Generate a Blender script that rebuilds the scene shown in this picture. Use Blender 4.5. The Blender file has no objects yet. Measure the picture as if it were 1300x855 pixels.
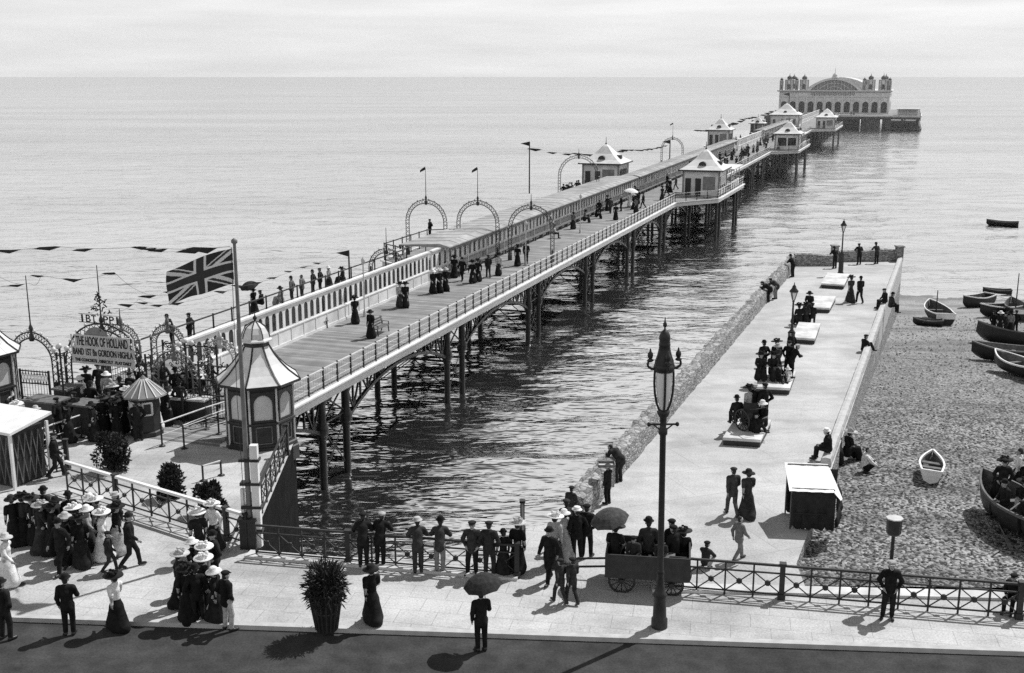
import bpy, math, random
import numpy as np
from mathutils import Vector, Matrix
random.seed(7); rng = np.random.default_rng(7)
PI = math.pi
col = bpy.context.scene.collection
# ---------------------------------------------------------------- camera geometry
CAM_H, PITCH, FPX = 15.0, math.radians(13), 1430.0
_c, _s = math.cos(PITCH), math.sin(PITCH)
def P(px, py, z=0.0):
    """the point of the place at height z that the photograph shows at (px, py)"""
    dx = (px-650)/FPX; dy = -(py-427.5)/FPX
    d = (dx, _c+dy*_s, -_s+dy*_c); t = (z-CAM_H)/d[2]
    return Vector((d[0]*t, d[1]*t, z))
SLOPE = 0.345
PA = math.atan(SLOPE)
EU = Vector((math.sin(PA), math.cos(PA), 0)); EV = Vector((math.cos(PA), -math.sin(PA), 0))
PO = Vector((-15.6, 50, 0))
def PW(u, v, z=0.0):
    return PO + EU*u + EV*v + Vector((0, 0, z))
# ---------------------------------------------------------------- materials
def mat(name, g, rough=0.7, amp=0.18, scale=3.0, bump=0.0, spec=0.35, detail=5, per_object=0.0, metal=0.0, dirt=0.0):
    m = bpy.data.materials.new(name); m.use_nodes = True
    nt = m.node_tree; N = nt.nodes; L = nt.links
    b = N['Principled BSDF']
    tc = N.new('ShaderNodeTexCoord'); no = N.new('ShaderNodeTexNoise')
    no.inputs['Scale'].default_value = scale; no.inputs['Detail'].default_value = detail
    L.new(tc.outputs['Object'], no.inputs['Vector'])
    cr = N.new('ShaderNodeValToRGB')
    lo, hi = max(0.003, g*(1-amp)), min(0.95, g*(1+amp))
    cr.color_ramp.elements[0].position = 0.3; cr.color_ramp.elements[1].position = 0.7
    cr.color_ramp.elements[0].color = (lo, lo, lo, 1); cr.color_ramp.elements[1].color = (hi, hi, hi, 1)
    L.new(no.outputs['Fac'], cr.inputs['Fac'])
    last = cr.outputs['Color']
    if dirt:
        n3 = N.new('ShaderNodeTexNoise'); n3.inputs['Scale'].default_value = scale*0.23; n3.inputs['Detail'].default_value = 8
        n3.inputs['Roughness'].default_value = 0.7
        L.new(tc.outputs['Object'], n3.inputs['Vector'])
        r3 = N.new('ShaderNodeValToRGB'); r3.color_ramp.elements[0].position = 0.38; r3.color_ramp.elements[1].position = 0.62
        r3.color_ramp.elements[0].color = (1-dirt,)*3+(1,); r3.color_ramp.elements[1].color = (1, 1, 1, 1)
        L.new(n3.outputs['Fac'], r3.inputs['Fac'])
        mx = N.new('ShaderNodeMix'); mx.data_type = 'RGBA'; mx.blend_type = 'MULTIPLY'; mx.inputs[0].default_value = 1
        L.new(last, mx.inputs[6]); L.new(r3.outputs['Color'], mx.inputs[7]); last = mx.outputs[2]
    if per_object:
        oi = N.new('ShaderNodeObjectInfo'); mr = N.new('ShaderNodeMapRange')
        mr.inputs['To Min'].default_value = 1-per_object; mr.inputs['To Max'].default_value = 1+per_object
        L.new(oi.outputs['Random'], mr.inputs['Value'])
        mx = N.new('ShaderNodeMix'); mx.data_type = 'RGBA'; mx.blend_type = 'MULTIPLY'; mx.inputs[0].default_value = 1
        L.new(last, mx.inputs[6]); L.new(mr.outputs['Result'], mx.inputs[7]); last = mx.outputs[2]
    L.new(last, b.inputs['Base Color'])
    b.inputs['Roughness'].default_value = rough; b.inputs['Metallic'].default_value = metal
    b.inputs['Specular IOR Level'].default_value = spec
    if bump:
        n2 = N.new('ShaderNodeTexNoise'); n2.inputs['Scale'].default_value = scale*6; n2.inputs['Detail'].default_value = 4
        L.new(tc.outputs['Object'], n2.inputs['Vector'])
        bp = N.new('ShaderNodeBump'); bp.inputs['Strength'].default_value = bump; bp.inputs['Distance'].default_value = 0.03
        L.new(n2.outputs['Fac'], bp.inputs['Height']); L.new(bp.outputs['Normal'], b.inputs['Normal'])
    return m
M = {}
M['white'] = mat('white_paint', .74, .5, .08, 1.5, dirt=.22)
M['cream'] = mat('cream_paint', .70, .6, .14, 1.2, dirt=.25)
M['pale_roof'] = mat('pale_roof_lead', .66, .6, .1, 2.0, dirt=.18)
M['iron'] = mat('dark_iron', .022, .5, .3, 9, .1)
M['iron_far'] = mat('haze_paled_iron', .045, .6, .3, 3)  # paler copy of the dark iron, distance haze put into its colour
M['iron_mid'] = mat('grey_painted_iron', .12, .5, .3, 6)
M['roof_grey'] = mat('weathered_roof_felt', .36, .8, .18, 1.3, .2, dirt=.35)
M['iron_light'] = mat('pale_painted_iron', .5, .5, .2, 4)
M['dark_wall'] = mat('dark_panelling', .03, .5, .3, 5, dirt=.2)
M['mid_wall'] = mat('grey_panelling', .22, .6, .2, 3, dirt=.2)
M['glass_dark'] = mat('dark_window_glass', .02, .08, .1, 1, spec=.6)
M['glass_pale'] = mat('whitened_glass', .5, .25, .1, 2, spec=.5)
M['lamp_glass'] = mat('lamp_glass', .72, .12, .06, 2, spec=.6)
M['slab'] = mat('limewashed_slab', .60, .8, .15, 2, .15, dirt=.3)
M['concrete'] = mat('concrete', .40, .9, .1, 1.6, .25, dirt=.15)
M['canvas'] = mat('white_canvas', .8, .9, .06, 6, .1, dirt=.12)
M['dark_canvas'] = mat('dark_canvas', .02, .9, .3, 5, .2)
M['wood'] = mat('weathered_wood', .12, .8, .35, 7, .3)
M['tar'] = mat('tarred_hull', .02, .5, .3, 5, .2)
M['hull_white'] = mat('white_hull', .75, .45, .1, 4)
M['hull_grey'] = mat('grey_hull', .16, .5, .25, 4)
M['leaf'] = mat('dark_leaf', .028, .6, .6, 6, per_object=.2)
M['bark'] = mat('bark', .05, .9, .3, 8)
M['wicker'] = mat('slatted_tub', .015, .8, .4, 10)
M['black_cloth'] = mat('black_cloth', .014, .9, .5, 7, .6, .15, per_object=.25)
M['dark_cloth'] = mat('dark_cloth', .030, .9, .45, 7, .6, .15, per_object=.25)
M['charcoal_cloth'] = mat('charcoal_cloth', .055, .9, .4, 7, .6, .1, per_object=.25)
M['grey_cloth'] = mat('grey_cloth', .17, .9, .25, 9, .15, .1, per_object=.2)
M['light_cloth'] = mat('light_cloth', .40, .9, .3, 7, .6, .1, per_object=.1)
M['white_cloth'] = mat('white_cloth', .68, .9, .2, 7, .6, .1)
M['skin'] = mat('skin', .32, .6, .1, 6)
M['feature'] = mat('eyes_and_mouth', .04, .5, .1, 6)
M['hair'] = mat('dark_hair', .02, .7, .3, 12)
M['leather'] = mat('black_leather', .015, .4, .2, 10)
M['flag_dark'] = mat('flag_dark_cloth', .03, .9, .15, 8)
M['flag_red'] = mat('flag_mid_cloth', .045, .9, .15, 8)
M['flag_white'] = mat('flag_white_cloth', .7, .9, .08, 8)
M['sign_dark'] = mat('sign_lettering', .012, .6, .2, 8)
M['sign_board'] = mat('sign_board', .55, .7, .1, 3, dirt=.1)
# ---------------------------------------------------------------- mesh collector
class MB:
    def __init__(s): s.v = []; s.f = []; s.mi = []; s.sm = []
    def add(s, verts, faces, mi=0, smooth=False):
        o = len(s.v); s.v += [tuple(p) for p in verts]
        for f in faces: s.f.append([i+o for i in f]); s.mi.append(mi); s.sm.append(smooth)
        return s
    def box(s, c, d, rz=0, mi=0):
        x, y, z = d[0]/2, d[1]/2, d[2]/2; cs, sn = math.cos(rz), math.sin(rz)
        vs = []
        for dz in (-z, z):
            for (dx, dy) in ((-x, -y), (x, -y), (x, y), (-x, y)):
                vs.append((c[0]+dx*cs-dy*sn, c[1]+dx*sn+dy*cs, c[2]+dz))
        return s.add(vs, [(3, 2, 1, 0), (4, 5, 6, 7), (0, 1, 5, 4), (1, 2, 6, 5), (2, 3, 7, 6), (3, 0, 4, 7)], mi)
    def bar(s, p0, p1, w, h, mi=0):
        p0 = Vector(p0); p1 = Vector(p1); d = (p1-p0).normalized()
        up = Vector((0, 0, 1)) if abs(d.z) < .95 else Vector((0, 1, 0))
        r = d.cross(up).normalized()*w/2; u = r.cross(d).normalized()*h/2
        vs = [p0-r-u, p0+r-u, p0+r+u, p0-r+u, p1-r-u, p1+r-u, p1+r+u, p1-r+u]
        return s.add(vs, [(0, 1, 2, 3), (7, 6, 5, 4), (0, 4, 5, 1), (1, 5, 6, 2), (2, 6, 7, 3), (3, 7, 4, 0)], mi)
    def tube(s, p0, p1, r0, r1=None, n=8, mi=0, caps=True):
        r1 = r0 if r1 is None else r1
        p0 = Vector(p0); p1 = Vector(p1); d = (p1-p0).normalized()
        up = Vector((0, 0, 1)) if abs(d.z) < .95 else Vector((0, 1, 0))
        a = d.cross(up).normalized(); b = a.cross(d)
        vs = [p0+(a*math.cos(t)+b*math.sin(t))*r0 for t in [2*PI*i/n for i in range(n)]]
        vs += [p1+(a*math.cos(t)+b*math.sin(t))*r1 for t in [2*PI*i/n for i in range(n)]]
        s.add(vs, [(i, (i+1) % n, n+(i+1) % n, n+i) for i in range(n)], mi, n > 5)
        if caps: s.add(vs, [tuple(range(n))[::-1], tuple(range(n, 2*n))], mi)
        return s
    def path(s, pts, r, n=6, mi=0):
        for a, b in zip(pts, pts[1:]): s.tube(a, b, r, r, n, mi)
        return s
    def lathe(s, prof, n=16, c=(0, 0, 0), mi=0, smooth=True, rot=0):
        vs = []; m = len(prof)
        for (r, z) in prof:
            for i in range(n):
                t = 2*PI*i/n+rot; vs.append((c[0]+r*math.cos(t), c[1]+r*math.sin(t), c[2]+z))
        fs = [(j*n+i, j*n+(i+1) % n, (j+1)*n+(i+1) % n, (j+1)*n+i) for j in range(m-1) for i in range(n)]
        s.add(vs, fs, mi, smooth)
        if prof[0][0] > 1e-4: s.add(vs[:n], [tuple(range(n))[::-1]], mi)
        if prof[-1][0] > 1e-4: s.add(vs[-n:], [tuple(range(n))], mi)
        return s
    def prism(s, pts, z0, z1, mi=0):
        n = len(pts)
        vs = [(p[0], p[1], z0) for p in pts]+[(p[0], p[1], z1) for p in pts]
        return s.add(vs, [tuple(range(n))[::-1], tuple(range(n, 2*n))]+[(i, (i+1) % n, n+(i+1) % n, n+i) for i in range(n)], mi)
    def arch_wall(s, w, z0, z1, zs, ow, oz, t, org=(0, 0, 0), ax=(1, 0, 0), nseg=10, mi=0):
        """a bay w wide from z0 to z1 with a round-headed opening ow wide, sill oz, springing zs, thickness t"""
        ax = Vector(ax); nr = Vector((-ax.y, ax.x, 0)); o = Vector(org)
        def q(x, z, y): return o+ax*x+nr*y+Vector((0, 0, z))
        r = ow/2
        arc = [(r*math.cos(PI-PI*i/nseg), zs+r*math.sin(PI-PI*i/nseg)) for i in range(nseg+1)]
        for y, fl in ((-t/2, False), (t/2, True)):
            qs = [[(-w/2, z0), (-r, z0), (-r, z1), (-w/2, z1)], [(r, z0), (w/2, z0), (w/2, z1), (r, z1)]]
            if oz > z0: qs.append([(-r, z0), (r, z0), (r, oz), (-r, oz)])
            for i in range(nseg): qs.append([arc[i], arc[i+1], (arc[i+1][0], z1), (arc[i][0], z1)])
            for k in qs:
                vs = [q(a, b, y) for a, b in k]
                s.add(vs, [(3, 2, 1, 0) if fl else (0, 1, 2, 3)], mi)
        ring = [(-r, oz)]+arc+[(r, oz)]
        for a, b in zip(ring, ring[1:]+ring[:1]):
            s.add([q(a[0], a[1], -t/2), q(b[0], b[1], -t/2), q(b[0], b[1], t/2), q(a[0], a[1], t/2)], [(0, 1, 2, 3)], mi)
        for x in (-w/2, w/2):
            s.add([q(x, z0, -t/2), q(x, z1, -t/2), q(x, z1, t/2), q(x, z0, t/2)], [(0, 1, 2, 3)], mi)
        s.add([q(-w/2, z1, -t/2), q(w/2, z1, -t/2), q(w/2, z1, t/2), q(-w/2, z1, t/2)], [(0, 1, 2, 3)], mi)
        return s
    def arch_pane(s, zs, ow, oz, y, org=(0, 0, 0), ax=(1, 0, 0), nseg=10, mi=0):
        ax = Vector(ax); nr = Vector((-ax.y, ax.x, 0)); o = Vector(org); r = ow/2
        pts = [(-r, oz), (r, oz)]+[(r*math.cos(PI*i/nseg), zs+r*math.sin(PI*i/nseg)) for i in range(nseg+1)]
        return s.add([o+ax*a+nr*y+Vector((0, 0, b)) for a, b in pts], [tuple(range(len(pts)))], mi)
    def mesh(s, name, mats):
        me = bpy.data.meshes.new(name); me.from_pydata(s.v, [], s.f)
        for m in (mats if isinstance(mats, (list, tuple)) else [mats]): me.materials.append(M[m] if isinstance(m, str) else m)
        me.polygons.foreach_set('material_index', s.mi); me.polygons.foreach_set('use_smooth', s.sm)
        me.update(); return me
    def build(s, name, mats, parent=None, loc=None, rz=0):
        return link(name, s.mesh(name, mats), parent, loc, rz)
def link(name, me, parent=None, loc=None, rz=0):
    o = bpy.data.objects.new(name, me); col.objects.link(o)
    if parent: o.parent = parent
    if loc is not None: o.location = loc
    if rz: o.rotation_euler = (0, 0, rz)
    return o
def tag(o, label=None, cat=None, group=None, kind=None):
    if label: o['label'] = label
    if cat: o['category'] = cat
    if group: o['group'] = group
    if kind: o['kind'] = kind
    return o
def thing(name, label, cat, loc=(0, 0, 0), rz=0, group=None):
    o = bpy.data.objects.new(name, None); col.objects.link(o); o.empty_display_size = .3
    o.location = loc; o.rotation_euler = (0, 0, rz)
    return tag(o, label, cat, group)
def dup(root, loc, rz=None, label=None, group=None, scale=None):
    def cp(o, par):
        c = o.copy(); col.objects.link(c)
        if par: c.parent = par
        for ch in o.children: cp(ch, c)
        return c
    r = cp(root, None); r.location = loc
    if rz is not None: r.rotation_euler = (0, 0, rz)
    if label: r['label'] = label
    if group: r['group'] = group
    if scale: r.scale = (scale,)*3
    return r
def arc_pts(r, n, z0=0, a0=PI, a1=0, y=0, sz=1.0, cx=0):
    return [Vector((cx+r*math.cos(a0+(a1-a0)*i/n), y, z0+sz*r*math.sin(a0+(a1-a0)*i/n))) for i in range(n+1)]
# ================================================================ world, sun, camera
sc = bpy.context.scene
SUN_EL = math.radians(54); SUN_DIR = Vector((0.76, 0.65, 0)).normalized()
w = bpy.data.worlds.new('World'); sc.world = w; w.use_nodes = True
nt = w.node_tree; N = nt.nodes; L = nt.links
bg = N['Background']; sky = N.new('ShaderNodeTexSky'); sky.sky_type = 'NISHITA'; sky.sun_disc = False
sky.sun_elevation = SUN_EL; sky.sun_rotation = math.atan2(SUN_DIR.x, SUN_DIR.y)
sky.dust_density = 3.0; sky.air_density = 1.2
bw = N.new('ShaderNodeRGBToBW'); L.new(sky.outputs['Color'], bw.inputs['Color'])
tc = N.new('ShaderNodeTexCoord'); sp = N.new('ShaderNodeSeparateXYZ'); L.new(tc.outputs['Generated'], sp.inputs[0])
el = N.new('ShaderNodeMapRange'); el.interpolation_type = 'SMOOTHSTEP'
el.inputs['From Min'].default_value = .50; el.inputs['From Max'].default_value = .84
el.inputs['To Min'].default_value = 1.0; el.inputs['To Max'].default_value = .05
L.new(sp.outputs['Z'], el.inputs['Value'])
# pale streaky cloud banks low over the horizon
mp = N.new('ShaderNodeMapping'); mp.inputs['Scale'].default_value = (5, 5, 60); L.new(tc.outputs['Generated'], mp.inputs[0])
cn = N.new('ShaderNodeTexNoise'); cn.inputs['Scale'].default_value = 1.0; cn.inputs['Detail'].default_value = 6; cn.inputs['Roughness'].default_value = .55
L.new(mp.outputs[0], cn.inputs['Vector'])
cm = N.new('ShaderNodeMapRange'); cm.inputs['From Min'].default_value = .35; cm.inputs['From Max'].default_value = .7
cm.inputs['To Min'].default_value = .93; cm.inputs['To Max'].default_value = 1.1; L.new(cn.outputs['Fac'], cm.inputs['Value'])
m1 = N.new('ShaderNodeMath'); m1.operation = 'MULTIPLY'; L.new(el.outputs[0], m1.inputs[0]); L.new(cm.outputs[0], m1.inputs[1])
# flatten the azimuth change of the clear sky towards an even sea haze
fl = N.new('ShaderNodeMix'); fl.data_type = 'FLOAT'; fl.inputs[0].default_value = .72; fl.inputs[3].default_value = SKY_LEVEL = 10.7
L.new(bw.outputs[0], fl.inputs[2])
m2 = N.new('ShaderNodeMath'); m2.operation = 'MULTIPLY'; L.new(fl.outputs[0], m2.inputs[0]); L.new(m1.outputs[0], m2.inputs[1])
L.new(m2.outputs[0], bg.inputs['Color']); bg.inputs['Strength'].default_value = .1
sl = bpy.data.lights.new('sun', 'SUN'); sl.energy = 5.0; sl.angle = math.radians(.5); sl.color = (1, 1, 1)
so = bpy.data.objects.new('sun', sl); col.objects.link(so)
sd = Vector((SUN_DIR.x*math.cos(SUN_EL), SUN_DIR.y*math.cos(SUN_EL), math.sin(SUN_EL)))
so.rotation_euler = (-sd).to_track_quat('-Z', 'Y').to_euler(); so.location = (40, 30, 60)
cd = bpy.data.cameras.new('camera'); co = bpy.data.objects.new('camera', cd); col.objects.link(co)
cd.sensor_width = 36; cd.lens = FPX/1300*36; cd.clip_start = .5; cd.clip_end = 80000
co.location = (0, 0, CAM_H); co.rotation_euler = (PI/2-PITCH, 0, 0); sc.camera = co
sc.view_settings.view_transform = 'Standard'; sc.view_settings.look = 'None'; sc.view_settings.exposure = 0; sc.view_settings.gamma = 1
sc.cycles.use_denoising = False; sc.cycles.max_bounces = 5; sc.cycles.caustics_reflective = False; sc.cycles.sample_clamp_indirect = 2; sc.cycles.sample_clamp_direct = 6
# ================================================================ ground materials
def shader_ground(name, g, amp, scale, bump, joints=None, stain=.3):
    m = mat(name, g, .95, amp, scale, bump, .1, 8, dirt=.1); nt = m.node_tree; N = nt.nodes; L = nt.links; b = N['Principled BSDF']
    src = b.inputs['Base Color'].links[0].from_socket; tc = N.new('ShaderNodeTexCoord')
    def mul(a_, fac):
        x = N.new('ShaderNodeMix'); x.data_type = 'RGBA'; x.blend_type = 'MULTIPLY'; x.inputs[0].default_value = 1; L.new(a_, x.inputs[6]); L.new(fac, x.inputs[7]); return x.outputs[2]
    def ramped(sock, p0, c0, p1, c1):
        r = N.new('ShaderNodeValToRGB'); r.color_ramp.elements[0].position = p0; r.color_ramp.elements[0].color = (c0,)*3+(1,); r.color_ramp.elements[1].position = p1; r.color_ramp.elements[1].color = (c1,)*3+(1,); L.new(sock, r.inputs[0]); return r.outputs[0]
    def noise(sc_, det, ro, st=(1, 1, 1)):
        mp = N.new('ShaderNodeMapping'); mp.inputs['Scale'].default_value = st; L.new(tc.outputs['Object'], mp.inputs[0])
        n = N.new('ShaderNodeTexNoise'); n.inputs['Scale'].default_value = sc_; n.inputs['Detail'].default_value = det; n.inputs['Roughness'].default_value = ro; L.new(mp.outputs[0], n.inputs['Vector']); return n.outputs['Fac']
    out = mul(src, ramped(noise(.22, 9, .72), .36, 1-stain, .58, 1.0))
    out = mul(out, ramped(noise(.6, 6, .6, (.35, 1.6, 1)), .38, 1-stain*.5, .55, 1.0))
    out = mul(out, ramped(noise(7, 4, .7), .27, .55, .36, 1.0))
    out = mul(out, ramped(noise(16, 3, .8), .3, .7, .6, 1.12))
    if joints:
        mp = N.new('ShaderNodeMapping'); mp.inputs['Rotation'].default_value = (0, 0, joints[2]); L.new(tc.outputs['Object'], mp.inputs[0])
        k = N.new('ShaderNodeTexBrick'); k.inputs['Color1'].default_value = (1, 1, 1, 1); k.inputs['Color2'].default_value = (.93, .93, .93, 1); k.inputs['Mortar'].default_value = (.66,)*3+(1,)
        k.inputs['Scale'].default_value = 1; k.inputs['Brick Width'].default_value = joints[0]; k.inputs['Row Height'].default_value = joints[1]; k.inputs['Mortar Size'].default_value = .012; k.inputs['Mortar Smooth'].default_value = .3
        L.new(mp.outputs[0], k.inputs['Vector']); out = mul(out, k.outputs['Color'])
    L.new(out, b.inputs['Base Color']); return m
M['promenade'] = shader_ground('promenade_paving', .54, .06, 1.4, .25, (1.1, .8, .19))
M['groyne_deck'] = shader_ground('groyne_paving', .54, .05, 1.1, .25, (3.4, 2.6, -.37), .26)
M['road'] = shader_ground('tarred_road', .06, .25, 2.0, .4)
M['kerb'] = mat('kerb_stone', .42, .9, .15, 3, .2)
def planks():
    m = bpy.data.materials.new('deck_planks'); m.use_nodes = True; nt = m.node_tree; N = nt.nodes; L = nt.links
    b = N['Principled BSDF']; tc = N.new('ShaderNodeTexCoord'); s = N.new('ShaderNodeSeparateXYZ'); L.new(tc.outputs['Object'], s.inputs[0])
    mu = N.new('ShaderNodeMath'); mu.operation = 'MULTIPLY'; mu.inputs[1].default_value = 1/.24; L.new(s.outputs['Y'], mu.inputs[0])
    fr = N.new('ShaderNodeMath'); fr.operation = 'FRACT'; L.new(mu.outputs[0], fr.inputs[0])
    flo = N.new('ShaderNodeMath'); flo.operation = 'FLOOR'; L.new(mu.outputs[0], flo.inputs[0])
    wn = N.new('ShaderNodeTexWhiteNoise'); wn.noise_dimensions = '1D'; L.new(flo.outputs[0], wn.inputs['W'])
    r = N.new('ShaderNodeValToRGB'); r.color_ramp.elements[0].position = .0; r.color_ramp.elements[0].color = (.04,)*3+(1,)
    r.color_ramp.elements[1].position = .16; r.color_ramp.elements[1].color = (1, 1, 1, 1); L.new(fr.outputs[0], r.inputs[0])
    tone = N.new('ShaderNodeMapRange'); tone.inputs['To Min'].default_value = .15; tone.inputs['To Max'].default_value = .28; L.new(wn.outputs['Value'], tone.inputs['Value'])
    no = N.new('ShaderNodeTexNoise'); no.inputs['Scale'].default_value = .8; no.inputs['Detail'].default_value = 8; L.new(tc.outputs['Object'], no.inputs['Vector'])
    nm = N.new('ShaderNodeMapRange'); nm.inputs['From Min'].default_value = .3; nm.inputs['From Max'].default_value = .7; nm.inputs['To Min'].default_value = .75; nm.inputs['To Max'].default_value = 1.25
    L.new(no.outputs['Fac'], nm.inputs['Value'])
    x1 = N.new('ShaderNodeMath'); x1.operation = 'MULTIPLY'; L.new(tone.outputs[0], x1.inputs[0]); L.new(nm.outputs[0], x1.inputs[1])
    x2 = N.new('ShaderNodeMath'); x2.operation = 'MULTIPLY'; L.new(x1.outputs[0], x2.inputs[0]); L.new(r.outputs[0], x2.inputs[1])
    L.new(x2.outputs[0], b.inputs['Base Color']); b.inputs['Roughness'].default_value = .85
    return m
M['planks'] = planks()
def stone_wall():
    m = bpy.data.materials.new('rough_stone'); m.use_nodes = True; nt = m.node_tree; N = nt.nodes; L = nt.links
    b = N['Principled BSDF']; tc = N.new('ShaderNodeTexCoord')
    mp = N.new('ShaderNodeMapping'); mp.inputs['Scale'].default_value = (1, 1, 2.2); L.new(tc.outputs['Object'], mp.inputs[0])
    v = N.new('ShaderNodeTexVoronoi'); v.inputs['Scale'].default_value = 4.2; L.new(mp.outputs[0], v.inputs['Vector'])
    ve = N.new('ShaderNodeTexVoronoi'); ve.feature = 'DISTANCE_TO_EDGE'; ve.inputs['Scale'].default_value = 4.2; L.new(mp.outputs[0], ve.inputs['Vector'])
    r = N.new('ShaderNodeValToRGB'); r.color_ramp.elements[0].position = .0; r.color_ramp.elements[0].color = (.18,)*3+(1,)
    r.color_ramp.elements[1].position = .09; r.color_ramp.elements[1].color = (1, 1, 1, 1); L.new(ve.outputs['Distance'], r.inputs[0])
    bw = N.new('ShaderNodeRGBToBW'); L.new(v.outputs['Color'], bw.inputs[0])
    t = N.new('ShaderNodeMapRange'); t.inputs['To Min'].default_value = .12; t.inputs['To Max'].default_value = .42; L.new(bw.outputs[0], t.inputs['Value'])
    no = N.new('ShaderNodeTexNoise'); no.inputs['Scale'].default_value = 9; no.inputs['Detail'].default_value = 6; L.new(tc.outputs['Object'], no.inputs['Vector'])
    nm = N.new('ShaderNodeMapRange'); nm.inputs['To Min'].default_value = .5; nm.inputs['To Max'].default_value = 1.5; L.new(no.outputs['Fac'], nm.inputs['Value'])
    x = N.new('ShaderNodeMath'); x.operation = 'MULTIPLY'; L.new(t.outputs[0], x.inputs[0]); L.new(nm.outputs[0], x.inputs[1])
    y = N.new('ShaderNodeMath'); y.operation = 'MULTIPLY'; L.new(x.outputs[0], y.inputs[0]); L.new(r.outputs[0], y.inputs[1])
    L.new(y.outputs[0], b.inputs['Base Color']); b.inputs['Roughness'].default_value = .95
    bp = N.new('ShaderNodeBump'); bp.inputs['Strength'].default_value = .8; bp.inputs['Distance'].default_value = .08
    L.new(ve.outputs['Distance'], bp.inputs['Height']); L.new(bp.outputs[0], b.inputs['Normal'])
    return m
M['stone'] = stone_wall()
def shingle():
    m = bpy.data.materials.new('beach_shingle'); m.use_nodes = True; nt = m.node_tree; N = nt.nodes; L = nt.links
    b = N['Principled BSDF']; tc = N.new('ShaderNodeTexCoord'); s = N.new('ShaderNodeSeparateXYZ'); L.new(tc.outputs['Object'], s.inputs[0])
    v = N.new('ShaderNodeTexVoronoi'); v.inputs['Scale'].default_value = 10.5; L.new(tc.outputs['Object'], v.inputs['Vector'])
    bw = N.new('ShaderNodeRGBToBW'); L.new(v.outputs['Color'], bw.inputs[0])
    r = N.new('ShaderNodeValToRGB'); r.color_ramp.elements[0].position = .30; r.color_ramp.elements[0].color = (.014,)*3+(1,)
    r.color_ramp.elements[1].position = .78; r.color_ramp.elements[1].color = (.31,)*3+(1,); L.new(bw.outputs[0], r.inputs[0])
    no = N.new('ShaderNodeTexNoise'); no.inputs['Scale'].default_value = .35; no.inputs['Detail'].default_value = 9; no.inputs['Roughness'].default_value = .65; L.new(tc.outputs['Object'], no.inputs['Vector'])
    nm = N.new('ShaderNodeMapRange'); nm.inputs['From Min'].default_value = .3; nm.inputs['From Max'].default_value = .7; nm.inputs['To Min'].default_value = .6; nm.inputs['To Max'].default_value = 1.35; L.new(no.outputs['Fac'], nm.inputs['Value'])
    x = N.new('ShaderNodeMath'); x.operation = 'MULTIPLY'; L.new(r.outputs[0], x.inputs[0]); L.new(nm.outputs[0], x.inputs[1])
    # finer paler sand and small shingle towards the water
    fy = N.new('ShaderNodeMapRange'); fy.inputs['From Min'].default_value = 50; fy.inputs['From Max'].default_value = 92; fy.inputs['To Min'].default_value = 0; fy.inputs['To Max'].default_value = .85
    L.new(s.outputs['Y'], fy.inputs['Value'])
    sn = N.new('ShaderNodeTexNoise'); sn.inputs['Scale'].default_value = 3; sn.inputs['Detail'].default_value = 8; sn.inputs['Roughness'].default_value = .75; L.new(tc.outputs['Object'], sn.inputs['Vector'])
    sm = N.new('ShaderNodeMapRange'); sm.inputs['From Min'].default_value = .3; sm.inputs['From Max'].default_value = .7; sm.inputs['To Min'].default_value = .17; sm.inputs['To Max'].default_value = .36; L.new(sn.outputs['Fac'], sm.inputs['Value'])
    mx = N.new('ShaderNodeMix'); mx.data_type = 'FLOAT'; L.new(fy.outputs[0], mx.inputs[0]); L.new(x.outputs[0], mx.inputs[2]); L.new(sm.outputs[0], mx.inputs[3])
    # long ridges and weed lines left by the tides
    rp = N.new('ShaderNodeMapping'); rp.inputs['Scale'].default_value = (.05, .45, .1); rp.inputs['Rotation'].default_value = (0, 0, .2); L.new(tc.outputs['Object'], rp.inputs[0])
    rn = N.new('ShaderNodeTexNoise'); rn.inputs['Scale'].default_value = 1; rn.inputs['Detail'].default_value = 7; rn.inputs['Roughness'].default_value = .65; L.new(rp.outputs[0], rn.inputs['Vector'])
    rr = N.new('ShaderNodeMapRange'); rr.inputs['From Min'].default_value = .32; rr.inputs['From Max'].default_value = .55; rr.inputs['To Min'].default_value = .55; rr.inputs['To Max'].default_value = 1.08; L.new(rn.outputs['Fac'], rr.inputs['Value'])
    rz_ = N.new('ShaderNodeMath'); rz_.operation = 'MULTIPLY'; L.new(mx.outputs[0], rz_.inputs[0]); L.new(rr.outputs[0], rz_.inputs[1])
    # wet band at the water's edge
    wy = N.new('ShaderNodeMapRange'); wy.inputs['From Min'].default_value = -5.40; wy.inputs['From Max'].default_value = -5.15; wy.inputs['To Min'].default_value = .55; wy.inputs['To Max'].default_value = 1
    L.new(s.outputs['Z'], wy.inputs['Value'])
    z = N.new('ShaderNodeMath'); z.operation = 'MULTIPLY'; L.new(rz_.outputs[0], z.inputs[0]); L.new(wy.outputs[0], z.inputs[1])
    L.new(z.outputs[0], b.inputs['Base Color']); b.inputs['Roughness'].default_value = .9
    bp = N.new('ShaderNodeBump'); bp.inputs['Strength'].default_value = .7; bp.inputs['Distance'].default_value = .07
    L.new(v.outputs['Distance'], bp.inputs['Height']); bp.invert = True; L.new(bp.outputs[0], b.inputs['Normal'])
    return m
M['shingle'] = shingle()
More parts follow.
